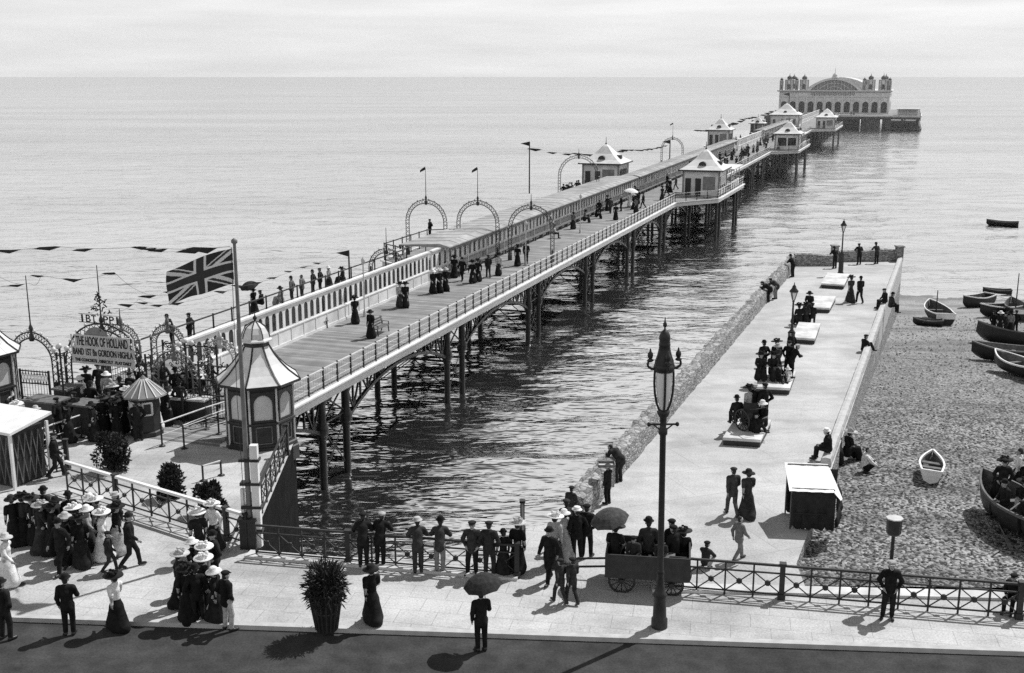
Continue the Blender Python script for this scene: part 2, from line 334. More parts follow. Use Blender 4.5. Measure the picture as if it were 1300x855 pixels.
def water():
    m = bpy.data.materials.new('sea_water'); m.use_nodes = True; nt = m.node_tree; N = nt.nodes; L = nt.links
    for n in list(N): N.remove(n)
    out = N.new('ShaderNodeOutputMaterial'); tc = N.new('ShaderNodeTexCoord')
    mp = N.new('ShaderNodeMapping'); mp.inputs['Scale'].default_value = (.5, 1.35, 1); mp.inputs['Rotation'].default_value = (0, 0, .12); L.new(tc.outputs['Object'], mp.inputs[0])
    n1 = N.new('ShaderNodeTexNoise'); n1.inputs['Scale'].default_value = 1.0; n1.inputs['Detail'].default_value = 2.5; n1.inputs['Roughness'].default_value = .5; L.new(mp.outputs[0], n1.inputs['Vector'])
    m2 = N.new('ShaderNodeMapping'); m2.inputs['Scale'].default_value = (.06, .22, 1); L.new(tc.outputs['Object'], m2.inputs[0])
    n2 = N.new('ShaderNodeTexNoise'); n2.inputs['Scale'].default_value = 1.0; n2.inputs['Detail'].default_value = 5; L.new(m2.outputs[0], n2.inputs['Vector'])
    b2 = N.new('ShaderNodeBump'); b2.inputs['Strength'].default_value = .35; b2.inputs['Distance'].default_value = .8; L.new(n2.outputs['Fac'], b2.inputs['Height'])
    b1 = N.new('ShaderNodeBump'); b1.inputs['Strength'].default_value = .55; b1.inputs['Distance'].default_value = .36; L.new(n1.outputs['Fac'], b1.inputs['Height']); L.new(b2.outputs[0], b1.inputs['Normal'])
    df = N.new('ShaderNodeBsdfDiffuse'); df.inputs['Color'].default_value = (.17, .17, .17, 1); L.new(b1.outputs[0], df.inputs['Normal'])
    gl = N.new('ShaderNodeBsdfGlossy'); wp = N.new('ShaderNodeMapping'); wp.inputs['Scale'].default_value = (.006, .028, 1); L.new(tc.outputs['Object'], wp.inputs[0])
    wn = N.new('ShaderNodeTexNoise'); wn.inputs['Scale'].default_value = 1; wn.inputs['Detail'].default_value = 6; L.new(wp.outputs[0], wn.inputs['Vector'])
    wr = N.new('ShaderNodeValToRGB'); wr.color_ramp.elements[0].position = .35; wr.color_ramp.elements[0].color = (.77,)*3+(1,); wr.color_ramp.elements[1].position = .65; wr.color_ramp.elements[1].color = (.90,)*3+(1,); L.new(wn.outputs['Fac'], wr.inputs[0]); L.new(wr.outputs[0], gl.inputs['Color']); gl.inputs['Roughness'].default_value = .07; L.new(b1.outputs[0], gl.inputs['Normal'])
    fr = N.new('ShaderNodeFresnel'); fr.inputs['IOR'].default_value = 1.9; L.new(b1.outputs[0], fr.inputs['Normal'])
    fm = N.new('ShaderNodeMapRange'); fm.inputs['From Min'].default_value = .085; fm.inputs['From Max'].default_value = .15; fm.inputs['To Min'].default_value = .5; fm.inputs['To Max'].default_value = .95; L.new(fr.outputs[0], fm.inputs['Value'])
    mx = N.new('ShaderNodeMixShader'); L.new(fm.outputs[0], mx.inputs[0]); L.new(df.outputs[0], mx.inputs[1]); L.new(gl.outputs[0], mx.inputs[2])
    L.new(mx.outputs[0], out.inputs['Surface'])
    return m
M['water'] = water()
# ================================================================ sea: one graded sheet with real waves
SEA_Z = -5.5
def graded(a, b, h0, k, c=0.0):
    xs = [a]
    while xs[-1] < b: xs.append(xs[-1]+max(h0, k*abs(xs[-1]-c)))
    return xs
ys = np.array(graded(24, 40000, .33, .0075, 20))
xr = graded(0, 30000, .42, .02, -10); xl = graded(0, 30000, .42, .012, 20)
xs = np.array([-x for x in xl[:0:-1]]+xr)
X, Y = np.meshgrid(xs, ys); Z = np.zeros_like(X)
sp_y = np.gradient(ys)[:, None]; sp_x = np.gradient(xs)[None, :]
for i in range(46):
    lam = 1.2*1.052**i; th = rng.normal(PI/2+.15, .45); k = 2*PI/lam
    amp = .0052*lam**.70; ph = rng.uniform(0, 2*PI)
    kx, ky = k*math.cos(th), k*math.sin(th)
    fade = np.clip(lam/(2.2*np.maximum(sp_y*abs(math.sin(th)), sp_x*abs(math.cos(th))))-.6, 0, 1)
    Z += amp*fade*np.sin(kx*X+ky*Y+ph)
Z += .25*np.clip(Z, 0, 1)**1.4
Z += SEA_Z
ny, nx = X.shape
V = np.stack([X, Y, Z], -1).reshape(-1, 3)
ii = np.arange(ny*nx).reshape(ny, nx)
F = np.stack([ii[:-1, :-1], ii[:-1, 1:], ii[1:, 1:], ii[1:, :-1]], -1).reshape(-1, 4)
def np_mesh(name, V, F, m, smooth=True):
    me = bpy.data.meshes.new(name); me.vertices.add(len(V)); me.vertices.foreach_set('co', V.astype(np.float32).ravel())
    k = F.shape[1]; me.loops.add(len(F)*k); me.loops.foreach_set('vertex_index', F.astype(np.int32).ravel())
    me.polygons.add(len(F)); me.polygons.foreach_set('loop_start', np.arange(0, len(F)*k, k, dtype=np.int32))
    me.polygons.foreach_set('use_smooth', np.full(len(F), smooth)); me.materials.append(m if not isinstance(m, str) else M[m]); me.update(calc_edges=True); me.validate()
    return me
tag(link('sea', np_mesh('sea', V, F, 'water')), kind='structure')
# ================================================================ beach
def ye(x): return 32.3-.19*(min(x, 16)+.5)-.05*max(0, x-16)          # sea edge of the promenade
def beach_z(x, y):
    t = np.clip((y-30)/(106-30), -.2, 1.6)
    return -.55-4.9*np.sign(t)*np.abs(t)**1.25
bx = np.arange(4, 120, .4); by = np.arange(8, 135, .4); BX, BY = np.meshgrid(bx, by)
BZ = beach_z(BX, BY+.22*(BX-35)) + .1*np.sin(BX*.31+BY*.12)*np.sin(BY*.27) + .05*np.sin(BX*1.3+2)*np.sin(BY*1.1)+rng.normal(0, .018, BX.shape)
ii = np.arange(BX.size).reshape(BX.shape)
F = np.stack([ii[:-1, :-1], ii[:-1, 1:], ii[1:, 1:], ii[1:, :-1]], -1).reshape(-1, 4)
fx, fy_ = BX[:-1, :-1].ravel(), BY[:-1, :-1].ravel(); F = F[np.where(fy_ > 36, fx > np.minimum(2.2+.385*(fy_-39.4)+3.5, 33.5+.0*fy_), fx > 6)]
tag(link('beach', np_mesh('beach', np.stack([BX, BY, BZ], -1).reshape(-1, 3), F, 'shingle')), kind='structure')
def bz(x, y): return float(beach_z(float(x), float(y+.22*(x-35))) + .1*math.sin(x*.31+y*.12)*math.sin(y*.27)+.05*math.sin(x*1.3+2)*math.sin(y*1.1))
def PB(px, py):
    z = -2.0
    for _ in range(40): p = P(px, py, z); z = .5*z+.5*bz(p.x, p.y)
    return Vector((p.x, p.y, bz(p.x, p.y)))
# loose stones on the shingle
SV = np.array([(1, 0, 0), (.3, .95, 0), (-.8, .6, 0), (-.8, -.6, 0), (.3, -.95, 0), (0, 0, .8), (.1, .1, -.7)])
SF = np.array([(i, (i+1) % 5, 5) for i in range(5)]+[((i+1) % 5, i, 6) for i in range(5)])
sv, sf = [], []; n = 0
while n < 15000:
    y = 29+62*rng.random()**1.9; x = rng.uniform(9, 60)
    if x > 12+y*.5 or x < 9.6+.36*(y-35.5): continue
    r = .025+.045*rng.random()**2+.0003*y; a = rng.uniform(0, 2*PI); ca, sa = math.cos(a), math.sin(a)
    v = SV*np.array([r, r*rng.uniform(.6, .95), r*.65]); v = np.stack([v[:, 0]*ca-v[:, 1]*sa+x, v[:, 0]*sa+v[:, 1]*ca+y, v[:, 2]+bz(x, y)+r*.2], -1)
    sv.append(v); sf.append(SF+7*n); n += 1
def stones_mat():
    m = mat('loose_stones', .2, .9, .3, 8); nt = m.node_tree; N = nt.nodes; L = nt.links; b = N['Principled BSDF']
    g = N.new('ShaderNodeNewGeometry'); r = N.new('ShaderNodeValToRGB'); r.color_ramp.elements[0].color = (.02,)*3+(1,); r.color_ramp.elements[1].color = (.30,)*3+(1,)
    L.new(g.outputs['Random Per Island'], r.inputs[0]); L.new(r.outputs[0], b.inputs['Base Color']); return m
tag(link('shingle', np_mesh('shingle', np.concatenate(sv), np.concatenate(sf), stones_mat(), False)), kind='stuff')
# ================================================================ promenade, kerb, road
prom = [(-300, ye(-300)+3), (-26, 52.5), (-23.5, 50.0), (-16.5, 48.2), (-9.2, 45.6), (-8.55, ye(-8.55)), (.2, ye(.2)), (.2, 35.7), (1.6, 36.5), (3.0, 36.5), (3.0, ye(3.0)), (300, ye(300)), (300, -120), (260, -120)]
road_y = lambda x: 28.65-.07*max(-60, min(60, x))
prom_poly = prom[:-2]+[(300, road_y(300)), (60, road_y(60)), (-60, road_y(-60)), (-300, road_y(-300))]
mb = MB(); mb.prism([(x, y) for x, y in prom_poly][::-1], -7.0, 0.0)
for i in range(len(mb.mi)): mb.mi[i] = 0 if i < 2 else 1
M['sea_wall'] = mat('shaded_sea_wall', .010, .95, .5, 1.5, .3, spec=.03)  # near-black sides: the shade on the wall is put into its colour
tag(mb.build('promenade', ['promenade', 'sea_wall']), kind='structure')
mb = MB(); mb.prism([(-300, road_y(-300)-.22), (-60, road_y(-60)-.22), (60, road_y(60)-.22), (300, road_y(300)-.22), (300, road_y(300)), (60, road_y(60)), (-60, road_y(-60)), (-300, road_y(-300))], -.3, .006); tag(mb.build('kerb', 'kerb'), kind='structure')
mb = MB(); mb.prism([(-300, -150), (300, -150), (300, road_y(300)-.22), (60, road_y(60)-.22), (-60, road_y(-60)-.22), (-300, road_y(-300)-.22)], -.4, -.13); tag(mb.build('road', 'road'), kind='structure')
# pale edging stones along the sea wall
mb = MB()
for (a, b) in (((-8.5, ye(-8.5)), (.2, ye(.2))), ((4.2, ye(4.2)), (300, ye(300)))):
    mb.bar((a[0], a[1]-.12, .03), (b[0], b[1]-.12, .03), .5, .12)
tag(mb.build('edging_stone', 'slab'), kind='structure')
# ================================================================ groyne
gr = thing('groyne', 'long pale paved stone groyne with rough parapet wall running out into the sea', 'groyne')
Lw = [P(742, 662), P(1003, 350)]; Lw = [Vector((p.x, p.y, 0)) for p in Lw]
E1, E2, E3, E4 = P(1009, 338), P(1062, 338), P(1066, 333), P(1139, 332)
R0, R1 = P(1011, 716), P(1041, 592)
deck = [(2.1, 31.3), (Lw[0].x-.4, Lw[0].y), (Lw[1].x-.4, Lw[1].y), (E1.x-.3, E1.y+.5), (E3.x, E3.y+.6), (E4.x+.6, E4.y+.5), (R1.x+.5, R1.y), (R0.x, R0.y), (8.75, 30.2)]
mb = MB(); mb.prism([(p[0], p[1]) for p in deck][::-1], -7, .004); mb.mi = [0 if i < 2 else 1 for i in range(len(mb.mi))]; mb.build('deck', ['groyne_deck', 'stone'], gr)
def wall_run(a, b, t, h, m, name, lump=0.0, side=1):
    a = Vector((a[0], a[1], 0)); b = Vector((b[0], b[1], 0)); d = (b-a); Ln = d.length; d.normalize(); nn = Vector((-d.y, d.x, 0))*side
    n = max(2, int(Ln/.45)); mb = MB(); rows = []
    prof = [(0, 0), (.03, h*.5), (.07, h*.93), (t*.5, h*1.02), (t-.04, h*.94), (t, h*.5), (t, -1.5)]
    for i in range(n+1):
        p = a+d*(Ln*i/n); hh = 1+lump*random.uniform(-.12, .1)
        rows.append([p+nn*(o+lump*random.uniform(-.035, .035))+Vector((0, 0, z*hh)) for o, z in prof])
    m_ = len(prof)
    mb.add([v for r in rows for v in r], [(i*m_+j, (i+1)*m_+j, (i+1)*m_+j+1, i*m_+j+1) if side > 0 else (i*m_+j, i*m_+j+1, (i+1)*m_+j+1, (i+1)*m_+j) for i in range(n) for j in range(m_-1)], 0, False)
    mb.add(rows[0], [tuple(range(m_))]); mb.add(rows[-1], [tuple(range(m_))[::-1]])
    return mb.build(name, m, gr)
wall_run(Lw[0], Lw[1], .75, .95, 'stone', 'parapet_wall', 1)
wall_run(Lw[1], E1, .6, .95, 'stone', 'parapet_wall', 1)
wall_run(E1, E2, .6, .95, 'stone', 'parapet_wall', .8)
wall_run(E3, E4, .6, .98, 'stone', 'parapet_wall', .8)
wall_run(R1, E4, .42, .38, 'kerb', 'kerb_wall', .35, -1)
mb = MB(); mb.box(((E2.x+E3.x)/2, E3.y+.2, .65), (.5, .6, 1.3)); mb.box(((E2.x+E3.x)/2, E3.y+.2, 1.34), (.64, .74, .1)); mb.build('pier_post', 'stone', gr)
mb = MB(); mb.box((E4.x+.15, E4.y+.1, .6), (.55, .55, 1.2)); mb.box((E4.x+.15, E4.y+.1, 1.24), (.7, .7, .1)); mb.build('pier_post', 'stone', gr)
# limewashed slab seats
slabs = []
def slab(pxs, label):
    p = [P(x, y, .0) for x, y in pxs]                     # front left, front right, back right
    fl_, fr_, br_ = p; bl_ = fl_+(br_-fr_); c = (fl_+br_)/2
    t = thing('slab_seat', label, 'stone platform', c, 0, 'white slab platforms along the groyne')
    q = [(v-c) for v in (fl_, fr_, br_, bl_)]
    ins = [(v.x*.97, v.y*.97) for v in q]
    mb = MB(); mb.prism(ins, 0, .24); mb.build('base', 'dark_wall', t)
    mb = MB(); mb.prism([(v.x, v.y) for v in q], .24, .36); mb.build('top', 'slab', t)
    slabs.append((c, fr_-fl_, br_-fr_)); return t
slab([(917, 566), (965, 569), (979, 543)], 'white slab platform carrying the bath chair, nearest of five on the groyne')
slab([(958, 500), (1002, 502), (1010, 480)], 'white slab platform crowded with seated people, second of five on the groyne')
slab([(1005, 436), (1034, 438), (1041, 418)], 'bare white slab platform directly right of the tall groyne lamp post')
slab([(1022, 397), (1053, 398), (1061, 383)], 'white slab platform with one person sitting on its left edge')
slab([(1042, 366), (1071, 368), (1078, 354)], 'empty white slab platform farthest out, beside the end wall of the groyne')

# ================================================================ sea haze beyond the near pier
hz = bpy.data.materials.new('sea_haze'); hz.use_nodes = True; nt = hz.node_tree; N = nt.nodes; L = nt.links
for n in list(N): N.remove(n)
o_ = N.new('ShaderNodeOutputMaterial'); vs_ = N.new('ShaderNodeVolumeScatter'); vs_.inputs['Density'].default_value = .0003; vs_.inputs['Anisotropy'].default_value = .0
L.new(vs_.outputs[0], o_.inputs['Volume'])
mb = MB(); mb.box((200, 480, 18), (3000, 660, 46)); tag(mb.build('haze', hz), kind='stuff')
sc.cycles.volume_bounces = 0
# ================================================================ the pier (local x = across v, y = along u)
pier = thing('pier', 'long white iron pleasure pier with planked deck on dark iron piles running out to sea', 'pier', PO, -PA)
VR, VL, VS = 5.05, -6.4, -1.7
right_edge = [(-4, VR), (94, VR), (100, 9.3), (121, 9.6), (127, VR), (194, VR), (199, 10.2), (225, 10.4), (231, VR), (296, VR), (301, 11.5), (332, 11.8), (339, VR), (436, VR)]
left_edge = [(-1, VL), (40, VL), (42, -9.3), (51, -9.3), (53, VL), (100, VL), (104, -10.5), (122, -10.5), (127, VL), (205, VL), (209, -10.8), (228, -10.8), (233, VL), (436, VL)]
HEAD = [(436, VL), (436, -24), (520, -24), (520, 36), (428, 36), (428, 14), (436, VR)]
poly = [(v, u) for u, v in right_edge]+[(14, 428), (36, 428), (36, 520), (-24, 520), (-24, 436)]+[(v, u) for u, v in left_edge[::-1]]+[(-9.2, -.6), (-9.2, -4)]
mb = MB(); mb.prism(poly, -.28, .012); mb.build('deck', 'planks', pier)
def fascia(pts, side):
    mb = MB()
    for (a, b) in zip(pts, pts[1:]):
        a = Vector((a[1], a[0], 0)); b = Vector((b[1], b[0], 0)); d = (b-a).normalized(); n = Vector((d.y, -d.x, 0))*side
        mb.bar(a+n*.05+Vector((0, 0, -.19)), b+n*.05+d*.04+Vector((0, 0, -.19)), .10, .50)
        mb.bar(a+n*.14+Vector((0, 0, .07)), b+n*.14+d*.06+Vector((0, 0, .07)), .3, .07)
    return mb.build('fascia', 'white', pier)
fascia(right_edge, 1); fascia(left_edge, -1)
fascia([(428, VR), (428, 36), (520, 36)], 1)
# piles with braced heads
rows = [6+16.6*i for i in range(27)]
def pile_mesh(top, bot):
    mb = MB(); mb.tube((0, 0, bot), (0, 0, top), .2, .2, 10)
    mb.lathe([(.2, top-2.5), (.34, top-2.3), (.34, top-1.9), (.22, top-1.7), (.22, top-.8), (.36, top-.5), (.36, top-.3)], 10); mb.lathe([(.18, -2.9), (.25, -2.85), (.25, -2.7), (.18, -2.65)], 10)
    return mb.mesh('pile', 'iron')
pm = pile_mesh(-.28, -9)
for k, u in enumerate(rows[:16]):
    for du in (0, 2.6):
        for v in (VR-.75, (VR+VL)/2, VL+.75):
            link('pile', pm, pier, (v, u+du, 0))
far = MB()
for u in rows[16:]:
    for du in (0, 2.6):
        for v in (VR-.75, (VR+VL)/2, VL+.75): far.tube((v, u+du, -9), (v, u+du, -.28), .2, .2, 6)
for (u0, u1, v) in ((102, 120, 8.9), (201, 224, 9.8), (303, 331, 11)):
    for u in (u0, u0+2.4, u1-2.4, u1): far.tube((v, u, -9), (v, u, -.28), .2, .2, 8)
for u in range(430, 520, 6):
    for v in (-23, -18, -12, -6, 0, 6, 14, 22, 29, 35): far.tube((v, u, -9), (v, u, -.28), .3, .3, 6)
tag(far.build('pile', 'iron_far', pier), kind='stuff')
# lattice girders between the pile groups, arched near the piles
def girder(u0, u1, v):
    mb = MB(); n = 16
    zb = lambda t: -1.05-1.55*abs(2*t-1)**2.2
    pts = [Vector((v, u0+(u1-u0)*i/n, zb(i/n))) for i in range(n+1)]
    for a, b in zip(pts, pts[1:]): mb.bar(a, b, .18, .18)
    mb.bar((v, u0, -.5), (v, u1, -.5), .13, .14)
    for i, (a, b) in enumerate(zip(pts, pts[1:])):
        mb.bar(a, (a.x, a.y, -.5), .1, .1)
        if i % 2: mb.bar(a, (b.x, b.y, -.5), .09, .09)
        else: mb.bar((a.x, a.y, -.5), b, .09, .09)
    return mb
for k in range(len(rows)):
    for j, v in enumerate((VR-.75, VL+.75, (VR+VL)/2)):
        u = rows[k]
        u1 = rows[k+1] if k+1 < len(rows) else u+16
        if j == 2 and k > 14: continue
        g_ = girder(u+2.6, u1, v)
        g_.bar((v, u, -.5), (v, u+2.6, -.5), .13, .13); g_.bar((v, u, -2.1), (v, u+2.6, -2.1), .1, .1); g_.bar((v, u, -2.1), (v, u+2.6, -.5), .07, .07); g_.bar((v, u+2.6, -2.1), (v, u, -.5), .07, .07)
        g_.build('girder', 'iron', pier)
g_ = girder(-8, rows[0], VR-.75); g_.build('girder', 'iron', pier)
for k, u in enumerate(rows):
    mb = MB()
    for du in (0, 2.6):
        for (a, b) in ((VR-.75, (VR+VL)/2), ((VR+VL)/2, VL+.75)):
            mb.bar((a, u+du, -.55), (b, u+du, -.55), .14, .2)
            mb.tube((a, u+du, -.8), (b, u+du, -4.6), .035, .035, 5); mb.tube((b, u+du, -.8), (a, u+du, -4.6), .035, .035, 5)
            mb.bar((a, u+du, -2.8), (b, u+du, -2.8), .1, .12)
    for v in (VR-.75, VL+.75):
        mb.tube((v, u, -2.3), (v, u+2.6, -5.0), .03, .03, 5); mb.tube((v, u+2.6, -2.3), (v, u, -5.0), .03, .03, 5)
    mb.build('brace', 'iron', pier)
mb = MB()
for v in (-5, -3.4, -.2, 1.4, 3): mb.bar((v, -4, -.42), (v, 436, -.42), .16, .26)
for i in range(110): mb.bar((VL, -2+4*i, -.35), (VR, -2+4*i, -.35), .14, .14)
mb.build('joist', 'iron', pier)
# pier-end underside, heavy dark framing
mb = MB()
for u in range(429, 520, 5): mb.bar((-23.5, u, -.9), (35.6, u, -.9), .3, 1.0)
for v in (-23.6, -14, 6, 14, 22, 30, 35.7):
    mb.bar((v, 429, -1.2), (v, 519, -1.2), .3, 1.2); mb.bar((v, 429, -4.2), (v, 519, -4.2), .3, .5)
for (a, b) in ((14, 21), (23, 25)): mb.box(((a+b)/2, 429.2, -3.2), (b-a, .3, 4.6))
mb.box((4, 440, -3.4), (18, .3, 5)); mb.box((-15, 437, -3.4), (17, .3, 5)); mb.box((14.6, 434, -3.4), (.3, 12, 5))
mb.build('head_framing', 'iron_far', pier)
mb = MB(); mb.box((30, 474, -4.9), (13, 92, .3)); mb.build('landing_stage', 'iron_far', pier)
# ------------------------------------------------ railings
def railing(name, label, cat, pts, step, group, h=1.12, dark=True, netting=True, light='iron_light', parent_loc=None):
    """pts in world; one thing with posts, a pale top rail and fine infill"""
    o = Vector(pts[0]); t = thing(name, label, cat, o, 0, group)
    pts = [Vector(p)-o for p in pts]
    pm_ = MB(); pm_.box((0, 0, h/2), (.075, .075, h)); pm_.box((0, 0, h*.5), (.1, .1, .08)); pm_.lathe([(.06, h), (.06, h+.05), (.02, h+.1)], 6)
    me = pm_.mesh('post', 'iron' if dark else light); rail = MB(); net = MB(); cnt = 0
    for a, b in zip(pts, pts[1:]):
        d = b-a; Ln = d.length; n = max(1, round(Ln/step)); rz = math.atan2(d.y, d.x)
        rail.bar(a+Vector((0, 0, h)), b+Vector((0, 0, h)), .09, .07)
        for z in (.14, .45, .78): rail.bar(a+Vector((0, 0, z)), b+Vector((0, 0, z)), .03, .035)
        for i in range(n):
            if cnt < 99: link('post', me, t, a+d*(i/n), rz); cnt += 1
            if netting:
                for j in range(1, 6):
                    p = a+d*((i+j/6)/n); net.bar(p+Vector((0, 0, .14)), p+Vector((0, 0, h-.03)), .014, .014)
    if cnt < 99: link('post', me, t, pts[-1])
    rail.build('handrail', light, t)
    if netting: net.build('infill', light, t)
    return t
def upts(l, off=0): return [PW(u, v+off) for u, v in l]
G = 'pier side railings'
railing('railing', 'white topped pier railing with dark posts from the octagonal kiosk to the first bay', 'railing', upts([(.6, VR), (94, VR)]), 1.45, G)
railing('railing', 'white pier railing stepping out around the first right-hand kiosk bay', 'railing', upts([(94, VR), (100, 9.3), (121, 9.6), (127, VR), (194, VR)]), 1.9, G)
railing('railing', 'white pier railing around the second right-hand kiosk bay', 'railing', upts([(194, VR), (199, 10.2), (225, 10.4), (231, VR), (296, VR)]), 2.2, G, netting=False)
railing('railing', 'far pale pier railing around the third right-hand kiosk bay', 'railing', upts([(296, VR), (301, 11.5), (332, 11.8), (339, VR), (428, VR)]), 2.6, G, netting=False, dark=False)
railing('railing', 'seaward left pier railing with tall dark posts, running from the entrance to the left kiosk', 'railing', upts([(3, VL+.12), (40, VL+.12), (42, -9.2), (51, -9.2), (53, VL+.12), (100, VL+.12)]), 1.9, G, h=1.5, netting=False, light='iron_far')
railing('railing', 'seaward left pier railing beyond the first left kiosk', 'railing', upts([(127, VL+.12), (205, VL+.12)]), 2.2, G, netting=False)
railing('railing', 'pale railing round the open deck right of the end pavilion', 'railing', upts([(428.2, 14), (428.2, 35.8), (500, 35.8)]), 3, G, netting=False, dark=False)
# solid white parapet boards on the outer side of the bays
for (pts, lab) in ((((121, 9.72), (127.1, 5.15)), 'white close-boarded balustrade at the seaward end of the first kiosk bay'),
                   (((225, 10.5), (231, 5.2)), 'white close-boarded balustrade at the seaward end of the second kiosk bay')):
    pass
# ------------------------------------------------ wind screen down the middle of the pier
def screen(u0, u1, label, ow=.44, bay=.72, dado=.95, top=2.3):
    t = thing('wind_screen', label, 'wind screen', PW(u0, VS), -PA, 'white glazed wind screens along the middle of the pier')
    n = int((u1-u0)/bay); fr = MB(); gl = MB(); cap = MB(); dd = MB()
    for i in range(n):
        fr.arch_wall(bay, dado, top, top-.22-ow/2, ow, dado+.1, .09, (0, (i+.5)*bay, 0), (0, 1, 0), 6)
        
        if n > 100: gl.arch_pane(top-.22-ow/2, ow, dado+.1, 0, (0, (i+.5)*bay, 0), (0, 1, 0), 6)
    Ln = n*bay
    dd.box((0, Ln/2, dado/2), (.14, Ln, dado))
    for i in range(int(Ln/1.44)+1): dd.box((0, min(i*1.44, Ln-.05), dado/2), (.2, .1, dado+.02))
    cap.box((0, Ln/2, top+.05), (.3, Ln+.1, .1)); cap.box((0, Ln/2, dado+.003), (.22, Ln+.06, .07)); cap.box((0, Ln/2, .09), (.22, Ln+.04, .18))
    fr.build('frame', 'white', t)
    if n > 100: tag(gl.build('window_pane', 'glass_dark', t), kind='stuff')
    else:
        gl.arch_pane(top-.22-ow/2, ow, dado+.1, 0, (0, 0, 0), (0, 1, 0), 6); me = gl.mesh('window_pane', 'glass_dark')
        for i in range(n): link('window_pane', me, t, (0, (i+.5)*bay, 0))
    dd.build('dado', 'cream', t); cap.build('capping', 'white', t)
    return t
screen(3.5, 34, 'long white wind screen with round-headed dark windows, nearest the entrance')
screen(34.3, 192, 'long white wind screen under the flat shelter roof', ow=.5, bay=1.05)
screen(196, 420, 'far white wind screen running towards the end pavilion', ow=.9, bay=2.0)
def canopy(u0, u1, label, w0=-3.4, w1=.8, z=2.5):
    t = thing('shelter_roof', label, 'shelter roof', PW(u0, VS), -PA, 'flat shelter roofs along the wind screen')
    Ln = u1-u0; mb = MB()
    mb.add([(w0, 0, z-.05), (0, 0, z+.16), (w1, 0, z-.05), (w0, Ln, z-.05), (0, Ln, z+.16), (w1, Ln, z-.05), (w0, 0, z-.13), (w1, 0, z-.13), (w0, Ln, z-.13), (w1, Ln, z-.13)],
           [(0, 1, 4, 3), (1, 2, 5, 4), (6, 8, 9, 7), (0, 3, 8, 6), (2, 7, 9, 5), (0, 6, 7, 2, 1), (3, 4, 5, 9, 8)])
    mb.build('roof', 'roof_grey', t)
    sm_ = MB()
    for i in range(1, int(Ln/1.9)):
        sm_.bar((w0, i*1.9, z-.045), (0, i*1.9, z+.165), .05, .03); sm_.bar((w1, i*1.9, z-.045), (0, i*1.9, z+.165), .05, .03)
    sm_.build('roof_seam', 'mid_wall', t)
    va = MB(); k = int(Ln/.55)
    for i in range(k):
        for v in (w0+.03, w1-.03): va.prism([(v-.012, i*.55+.05), (v+.012, i*.55+.05), (v+.012, i*.55+.33), (v-.012, i*.55+.33)], z-.42, z-.13)
        if i % 2 == 0:
            pass
    for v in (w0+.03, w1-.03): va.box((v, Ln/2, z-.2), (.03, Ln, .16))
    va.build('valance', 'iron_far', t)
    n = max(2, int(Ln/4.2))
    me = MB(); me.tube((0, 0, 0), (0, 0, z-.13), .05, .05, 6); me.tube((0, 0, z-.7), (0, .45, z-.14), .025, .025, 5); me.tube((0, 0, z-.7), (0, -.45, z-.14), .025, .025, 5); me = me.mesh('post', 'iron_light')
    for i in range(n+1):
        for v in (w0+.3, w1-.25): link('post', me, t, (v, min(Ln-.2, .2+i*Ln/n), 0))
    b = MB(); b.box((.55, Ln/2, .43), (.42, Ln-.6, .06)); b.box((.3, Ln/2, .72), (.05, Ln-.6, .34))
    for i in range(int(Ln/2.1)): b.box((.55, .6+i*2.1, .2), (.36, .07, .4))
    b.build('bench_seat', 'wood', t)
    return t
canopy(36, 100, 'long flat pale shelter roof with dark scalloped edge behind the three lamp arches')
canopy(101, 190, 'second long flat shelter roof leading on past the first kiosks', -1.9, .8)
canopy(236, 300, 'far flat shelter roof between the second and third kiosks', -1.9, .8)
# ------------------------------------------------ benches
def bench(loc, rz, label, Ln=1.7, mt='wood'):
    t = thing('bench', label, 'bench', loc, rz, 'benches on the pier deck')
    s = MB()
    for i in range(4): s.box((0, -.18+.12*i, .44), (Ln, .1, .035))
    s.build('seat', mt, t); b = MB()
    for i in range(3): b.box((0, .24+.035*i, .56+.15*i), (Ln, .03, .11))
    b.build('backrest', mt, t)
    for x in (-Ln/2+.12, Ln/2-.12):
        l = MB(); l.bar((x, -.22, 0), (x, -.16, .43), .05, .05); l.bar((x, .3, 0), (x, .18, .43), .05, .05); l.bar((x, -.2, .41), (x, .22, .41), .05, .04); l.bar((x, .2, .43), (x, .36, .95), .05, .04); l.bar((x, -.2, .64), (x, .26, .64), .05, .03); l.bar((x, -.2, .43), (x, -.2, .64), .04, .04)
        l.build('leg', 'iron', t)
    return t
bench(P(402, 419), -PA-PI/2-.25+PI, 'slatted bench standing alone against the near wind screen')
bench(P(483, 424), -PA+PI/2, 'dark slatted bench with its back to the right railing, near a standing woman')
bench(P(441, 402), -PA-PI/2+PI, 'second slatted bench along the near wind screen, beside a woman in black')
bench(P(586, 349), -PA-PI/2+PI, 'slatted bench with a group of women standing at it', 2.2)
